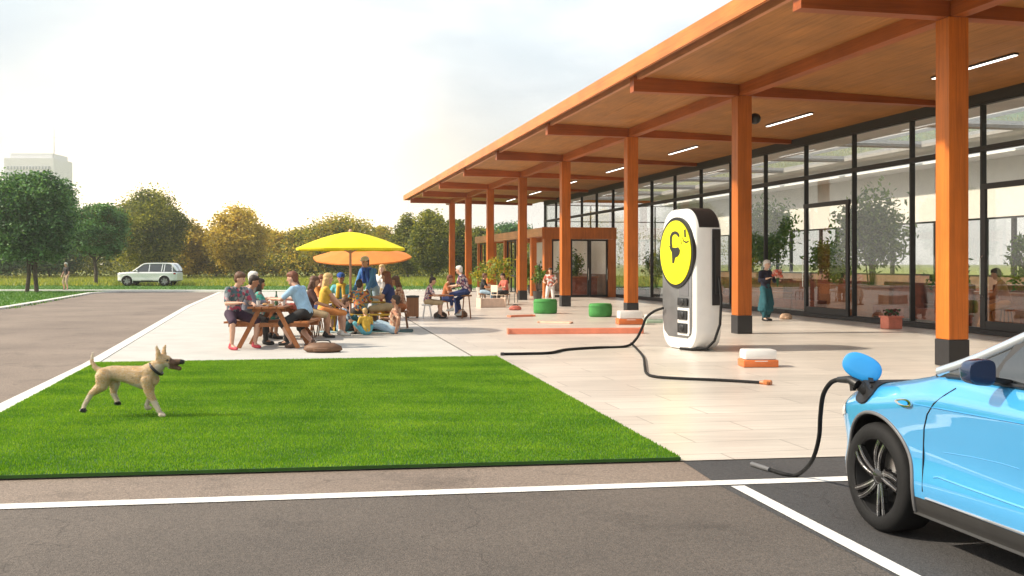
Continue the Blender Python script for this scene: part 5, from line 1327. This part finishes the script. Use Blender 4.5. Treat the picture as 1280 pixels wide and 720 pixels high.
    for h_, k, f in legs:
        caps(body, h_, .088, k, .056); caps(body, k, .055, k.lerp(f, .35)+Vector((0, -.012, 0)), .056); caps(body, k.lerp(f, .35), .054, f, .036)
        caps(body, f, .036, f+Vector((0, .10, -.045)), .030)
    rotH = HR
    body.ball(hl((0, -.005, .02)), (.077, .096, .108), 0, 18, 12, rotH); caps(body, hl((0, .03, -.045)), .055, hl((0, .048, -.072)), .040)
    caps(body, hl((0, .085, .02)), .011, hl((0, .108, -.018)), .016, 8, 3)
    for s in (-1, 1): body.ball(hl((.078*s, -.01, 0)), (.012, .02, .033), 0, 10, 6, rotH)
    eyes = [hl((-.032, .088, .022)), hl((.032, .088, .022))]; mouth = hl((0, .090, -.055))
    def paintf(c):
        if min((c-eyes[0]).length, (c-eyes[1]).length) < .014: return 1
        q = HR.inverted() @ (c-mouth)
        if abs(q.x) < .024 and abs(q.z) < .009 and abs(q.y) < .03: return 2
        return 0
    P_ = fuse(body, 'person', [skin, m_eye, m_lip], .0125, None, 3, paintf)
    P_.location = loc; P_.rotation_euler = (0, 0, rz); P_.scale = (scale,)*3
    tag(P_, label, 'person', group)
    if shirt:
        m = MB(); torso(m, .014); upper(m, .014, sleeve); caps(m, neck0-R_ @ Vector((0, 0, .05)), .075, neck0-R_ @ Vector((0, 0, .01)), .066); fuse(m, 'shirt', shirt, .014, P_, 3)
    if pants:
        m = MB(); caps(m, hips[0]+Vector((.02, 0, 0)), .116, hips[1]-Vector((.02, 0, 0)), .116); caps(m, hip, .122, hip+R_ @ Vector((0, 0, .07)), .128)
        for h_, k, f in legs:
            if plen <= 1: caps(m, h_, .106, h_.lerp(k, plen), .078)
            else: caps(m, h_, .106, k, .072); caps(m, k, .071, k.lerp(f, plen-1), .056)
        fuse(m, 'trousers' if plen > 1.3 else 'shorts', pants, .014, P_, 3)
    if skirt:
        m = MB(); c0 = hip+Vector((0, 0, .06))
        for a in [2*PI*i/14 for i in range(14)]:
            caps(m, c0+Vector((.09*math.cos(a), .07*math.sin(a), 0)), .045, Vector((.20*math.cos(a), .17*math.sin(a), hip.z-skirt)), .05, 8, 3)
        caps(m, c0, .12, Vector((0, 0, hip.z-skirt)), .17); fuse(m, 'skirt', pants or shirt, .018, P_, 4)
    for h_, k, f in legs:
        m = MB(); caps(m, f+Vector((0, -.035, -.035)), .043, f+Vector((0, .05, -.045)), .042); caps(m, f+Vector((0, .05, -.047)), .040, f+Vector((0, .145, -.053)), .032); caps(m, f+Vector((0, -.02, -.02)), .044, f+Vector((0, -.01, .02)), .044)
        fuse(m, 'shoe', shoes, .011, P_, 3)
    if hair:
        m = MB(); m.ball(hl((0, -.030, .045)), (.090, .095, .098), 0, 18, 12, rotH); m.ball(hl((0, .0, .075)), (.082, .096, .066), 0, 16, 10, rotH); m.ball(hl((0, -.055, -.01)), (.080, .062, .085), 0, 14, 9, rotH)
        if hairlen:
            for s in (-1, 0, 1): caps(m, hl((.055*s, -.06, -.02)), .055, hl((.06*s, -.10, -.06-hairlen)), .04)
            for s in (-1, 1): caps(m, hl((.08*s, -.02, 0)), .028, hl((.085*s, .0, -.06-hairlen*.7)), .03)
        fuse(m, 'hair', m_hairs[hair], .013, P_, 2)
    if hat:
        m = MB(); m.ball(hl((0, -.01, .085)), (.098, .108, .072), 0, 18, 10, rotH); caps(m, hl((-.04, .10, .07)), .014, hl((.04, .10, .07)), .014); caps(m, hl((-.035, .14, .06)), .012, hl((.035, .14, .06)), .012)
        fuse(m, 'hat', hat, .012, P_, 2)
    if scarf:
        m = MB()
        for i in range(12):
            a, b = 2*PI*i/12, 2*PI*(i+1)/12; q = neck0+R_ @ Vector((0, .01, .01)); caps(m, q+Vector((.095*math.cos(a), .095*math.sin(a), .01*math.sin(3*a))), .04, q+Vector((.095*math.cos(b), .095*math.sin(b), .01*math.sin(3*b))), .04, 8, 3)
        for s in (-1, 1): caps(m, neck0+R_ @ Vector((.06*s, .10, -.02)), .045, chest+R_ @ Vector((.08*s, .14, -.10)), .05)
        fuse(m, 'scarf', scarf, .015, P_, 3)
    return P_
def at(px, Y, z=0): return ((px-CX)/F*Y, Y, z)
p_flor = pattern('floral_shirt', [(.10, .12, .13), (.35, .05, .09), (.22, .24, .26), (.05, .10, .12), (.45, .30, .30)], 20)
p_teal = pattern('teal_print', [(.03, .20, .17), (.06, .10, .10), (.05, .32, .25), (.25, .18, .15)], 18)
p_pink = pattern('pink_print', [(.45, .22, .25), (.14, .05, .07), (.62, .50, .48), (.08, .06, .12)], 22)
p_lt = pattern('light_print', [(.22, .34, .46), (.05, .07, .09), (.36, .44, .50)], 14)
p_tan = pattern('tan_print', [(.42, .20, .12), (.55, .38, .26), (.20, .09, .06)], 20)
p_multi = pattern('bright_print', [(.50, .30, .03), (.10, .04, .04), (.55, .18, .08), (.06, .22, .30)], 20)
c_sky = cloth('light_blue_cotton', (.30, .47, .64)); c_navy = cloth('navy_cotton', (.015, .03, .11)); c_black = cloth('black_cotton', (.014, .014, .016)); c_plum = cloth('plum_cotton', (.035, .015, .035))
c_yel = cloth('yellow_cotton', (.62, .40, .05)); c_orange = cloth('orange_cotton', (.58, .22, .06)); c_red = cloth('coral_red_cotton', (.52, .12, .08)); c_blue = cloth('strong_blue_cotton', (.02, .08, .36)); c_cyan = cloth('cyan_cotton', (.12, .42, .50))
c_jean = cloth('pale_denim', (.30, .42, .52)); c_teal = cloth('teal_cotton', (.012, .085, .11)); c_white = cloth('white_cotton', (.66, .63, .60)); c_dgrey = cloth('charcoal_cotton', (.03, .028, .03)); c_rust = cloth('rust_cotton', (.42, .14, .05)); c_khaki = cloth('khaki_cotton', (.40, .30, .17))
m_redshoe = M('red_shoe', (.50, .05, .07), .6); m_whshoe = M('white_shoe', (.65, .64, .6), .6); m_brshoe = M('brown_shoe', (.10, .05, .03), .6)
zt = .87; bz = .57
cx1, cy1 = T1p.x, T1p.y
tgt = lambda p, q: math.atan2(-(q[0]-p[0]), q[1]-p[1])       # heading that faces q from p
# nearest table
pA = (cx1-.74, cy1-.25, 0)
person('man in a grey and red floral shirt at the left of the nearest table', (cx1-.74, cy1-.45, 0), math.radians(-128), sit=bz, lean=.20, hands=((-.12, .44, zt-.03), (.2, .42, zt-.0)), feet=((-.26, .30, .085), (.30, .34, .085)), knees=((-.5, 1, .5), (.5, 1, .5)), head=(.45, .1), skin=m_skin, hair='brown', shirt=p_flor, sleeve=.8, pants=c_plum, plen=.95, shoes=m_redshoe, scale=1.1)
person('person with dark hair sitting behind the man in the floral shirt at the nearest table', (cx1-.72, cy1+.45, 0), math.radians(-80), sit=bz, lean=.18, hands=((-.2, .42, zt+.02), (.15, .44, zt+.02)), head=(0, .1), skin=m_skin2, hair='dark', shirt=cloth('slate_cotton', (.16, .17, .21)), sleeve=1.8, pants=c_dgrey, plen=1.9, scale=1.04)
person('man in a light blue shirt and black shorts leaning over the nearest table', (cx1+.74, cy1-.35, 0), math.radians(72), sit=bz, lean=.38, hands=((-.16, .62, zt+.03), (.2, .60, zt+.03)), feet=((-.14, .18, .085), (.16, -.06, .085)), head=(.15, .1), skin=m_skin, hair='auburn', shirt=c_sky, sleeve=.75, pants=c_black, plen=1.2, shoes=m_brshoe, scale=1.13)
person('person in a coral red top facing the man in light blue across the nearest table', (cx1+.58, cy1+.42, 0), math.radians(100), sit=bz, lean=.25, hands=((-.16, .44, zt+.03), (.2, .44, zt+.03)), head=(.1, .15), skin=m_skin, hair='brown', shirt=c_red, sleeve=1.5, pants=c_dgrey, plen=1.9, scale=.98)
# second table behind
person('woman in a teal printed dress seated at the table beyond the nearest one', (-5.95, 24.1, 0), math.radians(-60), sit=.46, lean=.1, hands=((-.15, .44, .80), (.2, .42, .80)), skin=m_skin2, hair='dark', hairlen=.15, shirt=p_teal, sleeve=.5, pants=p_teal, plen=1.0, female=True, scale=1.05)
person('pale bald-looking man seated left of the woman in teal at the second table', (-6.35, 25.2, 0), math.radians(-95), sit=.46, lean=.05, hands=((-.15, .40, .80), (.2, .40, .80)), skin=m_skin3, hair='grey', shirt=cloth('skin_pink_cotton', (.55, .36, .29)), sleeve=.7, pants=c_dgrey, plen=1.9, scale=1.16)
# under the parasols
person('person in a dark brown top sitting just right of the man in light blue', at(385, 24.6), math.radians(-75), sit=.5, lean=.15, hands=((-.15, .42, .70), (.2, .42, .72)), skin=m_skin2, hair='brown', hairlen=.1, shirt=cloth('dark_brown_cotton', (.07, .03, .025)), sleeve=.8, pants=c_khaki, plen=.9, scale=1.06, female=True)
stool(at(385, 24.6), .5, 'brown stool under the dark-haired visitor in a brown top', m_brown)
person('blond woman in a yellow-orange dress seated left of the yellow parasol pole', at(404, 25.2), math.radians(-70), sit=.5, lean=.1, hands=((-.14, .40, .62), (.2, .42, .66)), skin=m_skin, hair='blond', hairlen=.34, shirt=c_yel, sleeve=.35, pants=c_orange, plen=1.05, shoes=m_whshoe, scale=1.1, female=True)
stool(at(404, 25.2), .5, 'brown stool under the blond woman in the yellow dress', m_brown)
person('person in a blue cap with a yellow scarf and cyan top behind the parasol pole', at(428, 28.55), math.radians(176), sit=.46, lean=.18, hands=((-.2, .42, .80), (.2, .42, .80)), skin=m_skin2, hair='dark', hat=c_blue, scarf=c_yel, shirt=c_cyan, sleeve=1.6, pants=c_navy, plen=1.9, scale=1.12)
person('tall person in a blue top and white cap bending over the yellow table', at(466, 28.75), math.radians(148), lean=.42, hands=((-.22, .50, .86), (.22, .42, .86)), skin=m_skin, hair='dark', hat=c_white, scarf=c_blue, shirt=cloth('mid_blue_cotton', (.06, .20, .46)), sleeve=1.8, pants=c_jean, plen=1.9, scale=1.16)
person('person with long brown hair and a navy top at the yellow table', at(489, 27.2), math.radians(85), sit=.48, lean=.12, hands=((-.15, .40, .78), (.2, .40, .78)), skin=m_skin2, hair='auburn', hairlen=.25, shirt=c_navy, sleeve=.6, pants=c_khaki, plen=1.0, scale=1.14, female=True)
stool(at(489, 27.2), .48, 'brown stool under the long-haired visitor in navy', m_brown)
person('person in a yellow and black printed shirt seated before the yellow table, back turned', at(449, 26.85), math.radians(8), sit=.46, lean=.15, hands=((-.2, .42, .80), (.2, .42, .80)), skin=m_skin, hair='dark', shirt=p_multi, sleeve=.8, pants=c_dgrey, plen=1.8)
person('person in a tan patterned shirt and pale jeans sitting on the ground', at(493, 26.0), math.radians(82), sit=.03, lean=-.10, hands=((-.28, -.12, .16), (.26, .30, .36)), feet=((-.13, .84, .085), (.14, .80, .085)), knees=((-.2, .2, 1), (.2, .2, 1)), skin=m_skin2, hair='dark', shirt=p_tan, sleeve=.7, pants=c_jean, plen=1.9, shoes=m_whshoe, scale=1.05)
person('person in a blue and white printed top sitting on the ground', at(427, 26.0), math.radians(-60), sit=.03, lean=.1, hands=((-.22, .34, .36), (.22, .36, .34)), feet=((-.2, .52, .085), (.2, .50, .085)), knees=((-.4, .2, 1), (.4, .2, 1)), skin=m_skin, hair='brown', shirt=p_lt, sleeve=.7, pants=c_teal, plen=1.8, scale=1.0)
# around the far tables
person('person in a pink printed top seated between the brown bin and the small brown table', at(534, 33.4), math.radians(-80), sit=.46, lean=.2, hands=((-.15, .44, .72), (.2, .44, .74)), skin=m_skin, hair='dark', shirt=p_pink, sleeve=.7, pants=c_khaki, plen=1.0, scale=1.0)
stool(at(534, 33.4), .46, 'white stool under the visitor in the pink printed top', m_white)
person('white-haired person in a pink floral top and navy trousers on a tall stool', at(583, 33.4), math.radians(75), sit=.74, lean=.32, hands=((-.12, .46, .98), (.2, .44, .95)), feet=((-.14, .42, .30), (.12, .22, .16)), skin=m_skin, hair='grey', shirt=pattern('floral_blouse', [(.42, .26, .30), (.06, .05, .12), (.62, .52, .50), (.20, .06, .10)], 20), sleeve=.7, pants=c_navy, plen=1.7, shoes=m_whshoe, scale=1.06, female=True)
stool(at(583, 33.4), .76, 'tall brown stool under the white-haired visitor', m_brown)
person('person in dark blue and white standing behind the white-haired visitor', at(556, 35.4), math.radians(-95), sit=.5, lean=.2, hands=((-.15, .42, .78), (.2, .42, .80)), skin=m_skin2, hair='auburn', shirt=c_rust, sleeve=.7, pants=c_navy, plen=1.9)['label'] = 'person in a rust top seated behind the small brown table'
stool(at(556, 35.4), .5, 'brown stool under the visitor in the rust top', m_brown)
person('person in a white and red top standing by the entrance block', at(688, 41.5), math.radians(170), hands=((-.22, .25, 1.05), (.2, .3, 1.1)), skin=m_skin, hair='dark', shirt=pattern('red_white_print', [(.62, .58, .55), (.45, .12, .08)], 12), sleeve=.6, pants=c_white, plen=1.8, scale=.92)
person('person in a dark top and long teal skirt standing before the glass', at(957, 32.0), math.radians(-150), hands=((-.2, .30, 1.16), (.22, .32, 1.22)), head=(.2, .1), skin=m_skin3, hair='grey', shirt=cloth('ink_cotton', (.02, .022, .045)), sleeve=1.6, pants=c_teal, plen=1.9, skirt=.62, scale=1.08, female=True)
bq = thing('bouquet', 'coral red bunch of flowers held by the visitor in the teal skirt', 'bouquet', at(972, 31.75, 1.30))
mb = MB(); mb.tube([(0, 0, -.24), (0, 0, .02)], [.02, .05], 8); mb.build('stems', lm_dark[1], bq); mb = MB(); rr = random.Random(3)
for i in range(16): mb.ball((rr.uniform(-.12, .12), rr.uniform(-.1, .1), .06+rr.uniform(0, .2)), .055, i % 2, 8, 5)
mb.build('blossoms', [c_red, cloth('pink_petal', (.65, .35, .28))], bq, smooth=60)
person('person in rust-orange clothes seated behind the glass at the right edge of the photo', (*BS(23.4, 18.0)[:2], .012), math.radians(60), sit=.55, lean=.25, hands=((-.2, .45, .75), (.2, .40, .72)), feet=((-.15, .55, .085), (.2, .30, .085)), skin=m_skin2, hair='dark', shirt=c_rust, sleeve=1.8, pants=c_orange, plen=1.9, scale=1.15, group='people inside the pavilion')
sp_ = BS(23.4, 18.0); stool((sp_.x, sp_.y, .012), .6, 'brown stool under the seated visitor in rust-orange behind the glass', m_brown)
person('pedestrian in a dark top and pale trousers standing beyond the road', at(83, 69.5, .005), math.radians(150), hands=((-.22, .12, .88), (.22, .16, .92)), skin=m_skin, hair='grey', shirt=c_dgrey, sleeve=.6, pants=cloth('sand_cotton', (.40, .32, .22)), plen=1.3, scale=1.06)

# ---------------------------------------------------------------- the dog
S = .0091
def d(px, pz, y=0): return Vector(((px/4-100)*S, y, (118-(pz/4))*S))    # zoom px of the photo -> metres
dp = G(160, 524); dg_ = MB()
sp = [((284, 296), .088), ((320, 286), .086), ((370, 284), .080), ((420, 290), .094), ((465, 298), .116), ((503, 296), .108)]
for (a, ra), (b, rb) in zip(sp[:-1], sp[1:]): caps(dg_, d(*a), ra*.92, d(*b), rb*.92)
caps(dg_, d(500, 318), .105, d(520, 318), .075)                       # deep chest
caps(dg_, d(420, 304), .088, d(485, 326), .096); caps(dg_, d(352, 290), .076, d(420, 302), .086)
caps(dg_, d(498, 290), .105, d(545, 252), .074); caps(dg_, d(545, 256), .073, d(572, 226), .062)    # neck
caps(dg_, d(573, 222), .066, d(592, 227), .058); caps(dg_, d(592, 232), .052, d(620, 238), .040)
caps(dg_, d(616, 234), .036, d(670, 231), .026); caps(dg_, d(610, 252), .028, d(658, 264), .020)       # muzzle, open jaw
for s in (-1, 1):
    ex = 558 if s < 0 else 572; caps(dg_, d(ex, 210, .035*s), .030, d(ex, 182, .048*s), .022); caps(dg_, d(ex, 182, .048*s), .022, d(ex-8 if s < 0 else ex+6, 148, .055*s), .006)
caps(dg_, d(272, 278), .034, d(238, 258), .022); caps(dg_, d(238, 258), .021, d(222, 228), .016); caps(dg_, d(222, 228), .016, d(226, 184), .008)    # tail
def leg(pts, rs, y):
    for (a, ra), (b, rb) in zip(list(zip(pts[:-1], rs[:-1])), list(zip(pts[1:], rs[1:]))): caps(dg_, d(a[0], a[1], y), ra, d(b[0], b[1], y), rb)
leg([(292, 300), (285, 345), (232, 385), (200, 440), (192, 462)], [.084, .060, .030, .020, .021], -.075)      # near hind, pushing off
leg([(305, 305), (322, 345), (316, 388), (336, 430), (330, 438)], [.078, .056, .030, .020, .021], .075)        # far hind
leg([(505, 318), (512, 372), (540, 425), (568, 476), (578, 487)], [.066, .043, .029, .021, .021], -.066)       # near front, reaching
leg([(500, 318), (500, 372), (502, 412), (482, 450), (486, 462)], [.066, .043, .028, .020, .021], .066)       # far front
for x, z, y in ((190, 466, -.085), (332, 440, .085), (578, 489, -.08), (486, 463, .08)): caps(dg_, d(x, z, y), .024, d(x+12, z+2, y), .020)
m_tan = M('tan_fur', (.72, .47, .21), .8, .10, 9, bump=.25, bscale=120, col2=(.74, .55, .33)); m_cfur = M('cream_fur', (.72, .62, .50), .8, .08, 9, bump=.25, bscale=120); m_muz = M('dark_muzzle_fur', (.16, .085, .05), .7, .4, 30); m_nose = M('nose', (.01, .01, .01), .3)
eyeD = [d(602, 222, -.045), d(602, 222, .045)]
def pd_(c):
    q = (c.x/S+100)*4; z = (118-c.z/S)*4
    if min((c-e).length for e in eyeD) < .013: return 3
    if q > 664 and z < 240: return 3
    if q > 612: return 2
    if z > 398+(20 if q > 420 else -10): return 3 if z > (455 if q < 260 else 432 if q < 380 else 500) else 1
    if q > 520 and c.z > .3 and 240 < z and q > 545 and z < 300 or (q > 575 and z > 236): return 1
    if q < 232 and z < 215: return 1
    if z > 335 and 330 < q < 480: return 1
    return 0
dog = fuse(dg_, 'dog', [m_tan, m_cfur, m_muz, m_nose], .0085, None, 9, pd_)
zmin = min(v.co.z for v in dog.data.vertices)
dog.location = (dp.x, dp.y, .045-zmin-.006); tag(dog, 'tan short-haired dog with pricked ears and a black collar walking on the turf', 'dog')
cl = MB(); a0, a1 = d(530, 262), d(556, 236); dirn = (d(560, 236)-d(528, 268)).normalized(); cc0 = d(540, 266)
ring = []
u1 = dirn.cross(Vector((0, 1, 0))).normalized()
for i in range(25): a = 2*PI*i/24; ring.append(cc0+Vector((0, 1, 0))*.086*math.cos(a)+u1*.088*math.sin(a))
cl.tube(ring, .016, 8); cl.ball(cc0+u1*.09+Vector((.01, 0, -.02)), (.012, .018, .02)); c_ = cl.build('collar', m_black, dog, smooth=50)

# more visitors and clutter round the parasols
person('person in a white top and tan shorts standing behind the orange parasol table', at(478, 30.2), math.radians(165), hands=((-.2, .3, 1.0), (.2, .32, 1.05)), skin=m_skin3, hair='blond', hairlen=.2, shirt=c_white, sleeve=.6, pants=c_khaki, plen=1.0, scale=1.0, female=True)
person('person in an orange top seated left of the blond woman, partly hidden', at(396, 27.2), math.radians(-100), sit=.48, lean=.15, hands=((-.15, .42, .76), (.2, .42, .76)), skin=m_skin, hair='auburn', shirt=c_orange, sleeve=.7, pants=c_navy, plen=1.0, scale=1.08)
stool(at(396, 27.2), .48, 'brown stool under the visitor in the orange top', m_brown)
person('person in a tan printed top seated right of the long-haired visitor in navy', at(503, 28.4), math.radians(95), sit=.48, lean=.2, hands=((-.15, .44, .78), (.2, .42, .76)), skin=m_skin2, hair='brown', hairlen=.12, shirt=p_tan, sleeve=.5, pants=c_rust, plen=1.6, scale=1.05, female=True)
stool(at(503, 28.4), .48, 'brown stool under the visitor in the tan printed top', m_brown)
person('child in a yellow top sitting on the ground in front of the yellow table', at(458, 25.7), math.radians(30), sit=.03, lean=.15, hands=((-.2, .34, .2), (.22, .36, .2)), feet=((-.2, .5, .085), (.2, .52, .085)), knees=((-.6, .3, .8), (.6, .3, .8)), skin=m_skin, hair='blond', shirt=c_yel, sleeve=.6, pants=c_cyan, plen=1.0, scale=.72)
person('person in a coral top seated at the far terrace beside the fifth column', at(632, 44.6), math.radians(120), sit=.47, lean=.15, hands=((-.15, .42, .74), (.2, .42, .74)), skin=m_skin, hair='dark', shirt=c_red, sleeve=.7, pants=c_dgrey, plen=1.8)
stool(at(632, 44.6), .47, 'brown stool under the visitor in coral at the far terrace', m_brown)
person('person in a charcoal top seated at the far terrace left of the sixth column', at(603, 45.2), math.radians(-95), sit=.47, lean=.1, hands=((-.15, .42, .74), (.2, .42, .74)), skin=m_skin2, hair='brown', shirt=c_dgrey, sleeve=.7, pants=c_jean, plen=1.8)
stool(at(603, 45.2), .47, 'brown stool under the visitor in charcoal at the far terrace', m_brown)
bag(424, 412.5, .42, .34, 'bright blue beach bag on the ground left of the parasol base', c_blue, .2)
bag(478, 410, .36, .26, 'orange beach bag on the ground under the yellow table', c_orange, .2)
bag(467, 412.5, .34, .22, 'white and grey patterned bag on the ground in front of the yellow table', p_lt, -.2)
def towel(px, py, w, d_, label, mat, rz=0):
    p = G(px, py); r = tag(MB().add([(x*w/2+.02*math.sin(y*9), y*d_/2+.03*math.sin(x*7), .012+.010*math.sin(x*11+y*5)) for y in [i/6-1 for i in range(13)] for x in [i/8-1 for i in range(17)]], [(i*17+j, i*17+j+1, (i+1)*17+j+1, (i+1)*17+j) for i in range(12) for j in range(16)]).build('towel', mat, smooth=80), label, 'towel')
    r.location = (p.x, p.y, .004); r.rotation_euler = (0, 0, rz); md = r.modifiers.new('t', 'SOLIDIFY'); md.thickness = .012; md.offset = 1
towel(470, 414, 1.9, 1.1, 'dark teal picnic towel spread on the concrete right of the parasol pole', pattern('towel_weave', [(.03, .10, .11), (.05, .14, .15), (.02, .06, .07)], 6), .1)
towel(424, 415, 1.0, .9, 'pale blue picnic towel spread on the concrete left of the parasol pole', pattern('towel_pale', [(.22, .36, .42), (.40, .46, .46), (.10, .24, .32)], 9), -.2)
# short coat of the dog: fine hairs laid back over the skin
def coat(o, n, L, wd):
    me = o.data; r = np.random.default_rng(9); ar = np.array([p.area for p in me.polygons]); ce = np.array([p.center[:] for p in me.polygons]); no = np.array([p.normal[:] for p in me.polygons]); mi = np.array([p.material_index for p in me.polygons])
    k = r.choice(len(ar), n, p=ar/ar.sum()); jit = r.normal(size=(n, 3))*.004; c = ce[k]+jit-no[k]*(jit*no[k]).sum(1)[:, None]; nn = no[k]
    back = np.array([-1, 0, -.35])+r.normal(size=(n, 3))*.25; back -= nn*(back*nn).sum(1)[:, None]; back /= np.linalg.norm(back, axis=1)[:, None]+1e-6
    s_ = np.cross(nn, back)*wd/2; l_ = (L*(.5+r.random(n)))[:, None]
    V = np.empty((n, 3, 3)); V[:, 0] = c-s_; V[:, 1] = c+s_; V[:, 2] = c+back*l_*.9+nn*l_*.38
    mk = mi[k].copy(); sw = (mk == 0) & (r.random(n) < .28); mk[sw] = 1; sw = (mk == 0) & (r.random(n) < .03); mk[sw] = 2
    f = mesh_np('fur', V.reshape(-1, 3), np.arange(3*n).reshape(-1, 3), list(me.materials), mk, o)
coat(dog, 30000, .020, .0045)
# ---------------------------------------------------------------- haze
mh = bpy.data.materials.new('haze_air'); mh.use_nodes = True; nt = mh.node_tree; nt.nodes.clear()
o_ = nt.nodes.new('ShaderNodeOutputMaterial'); v_ = nt.nodes.new('ShaderNodeVolumePrincipled')
v_.inputs['Color'].default_value = (1.0, .95, .86, 1); v_.inputs['Density'].default_value = .00065; v_.inputs['Anisotropy'].default_value = .55
nt.links.new(v_.outputs[0], o_.inputs['Volume'])
mb = MB(); mb.box((-1490, -290, -1.03), (1490, 900, 92)); hz_ = mb.build('haze', mh); hz_['kind'] = 'stuff'
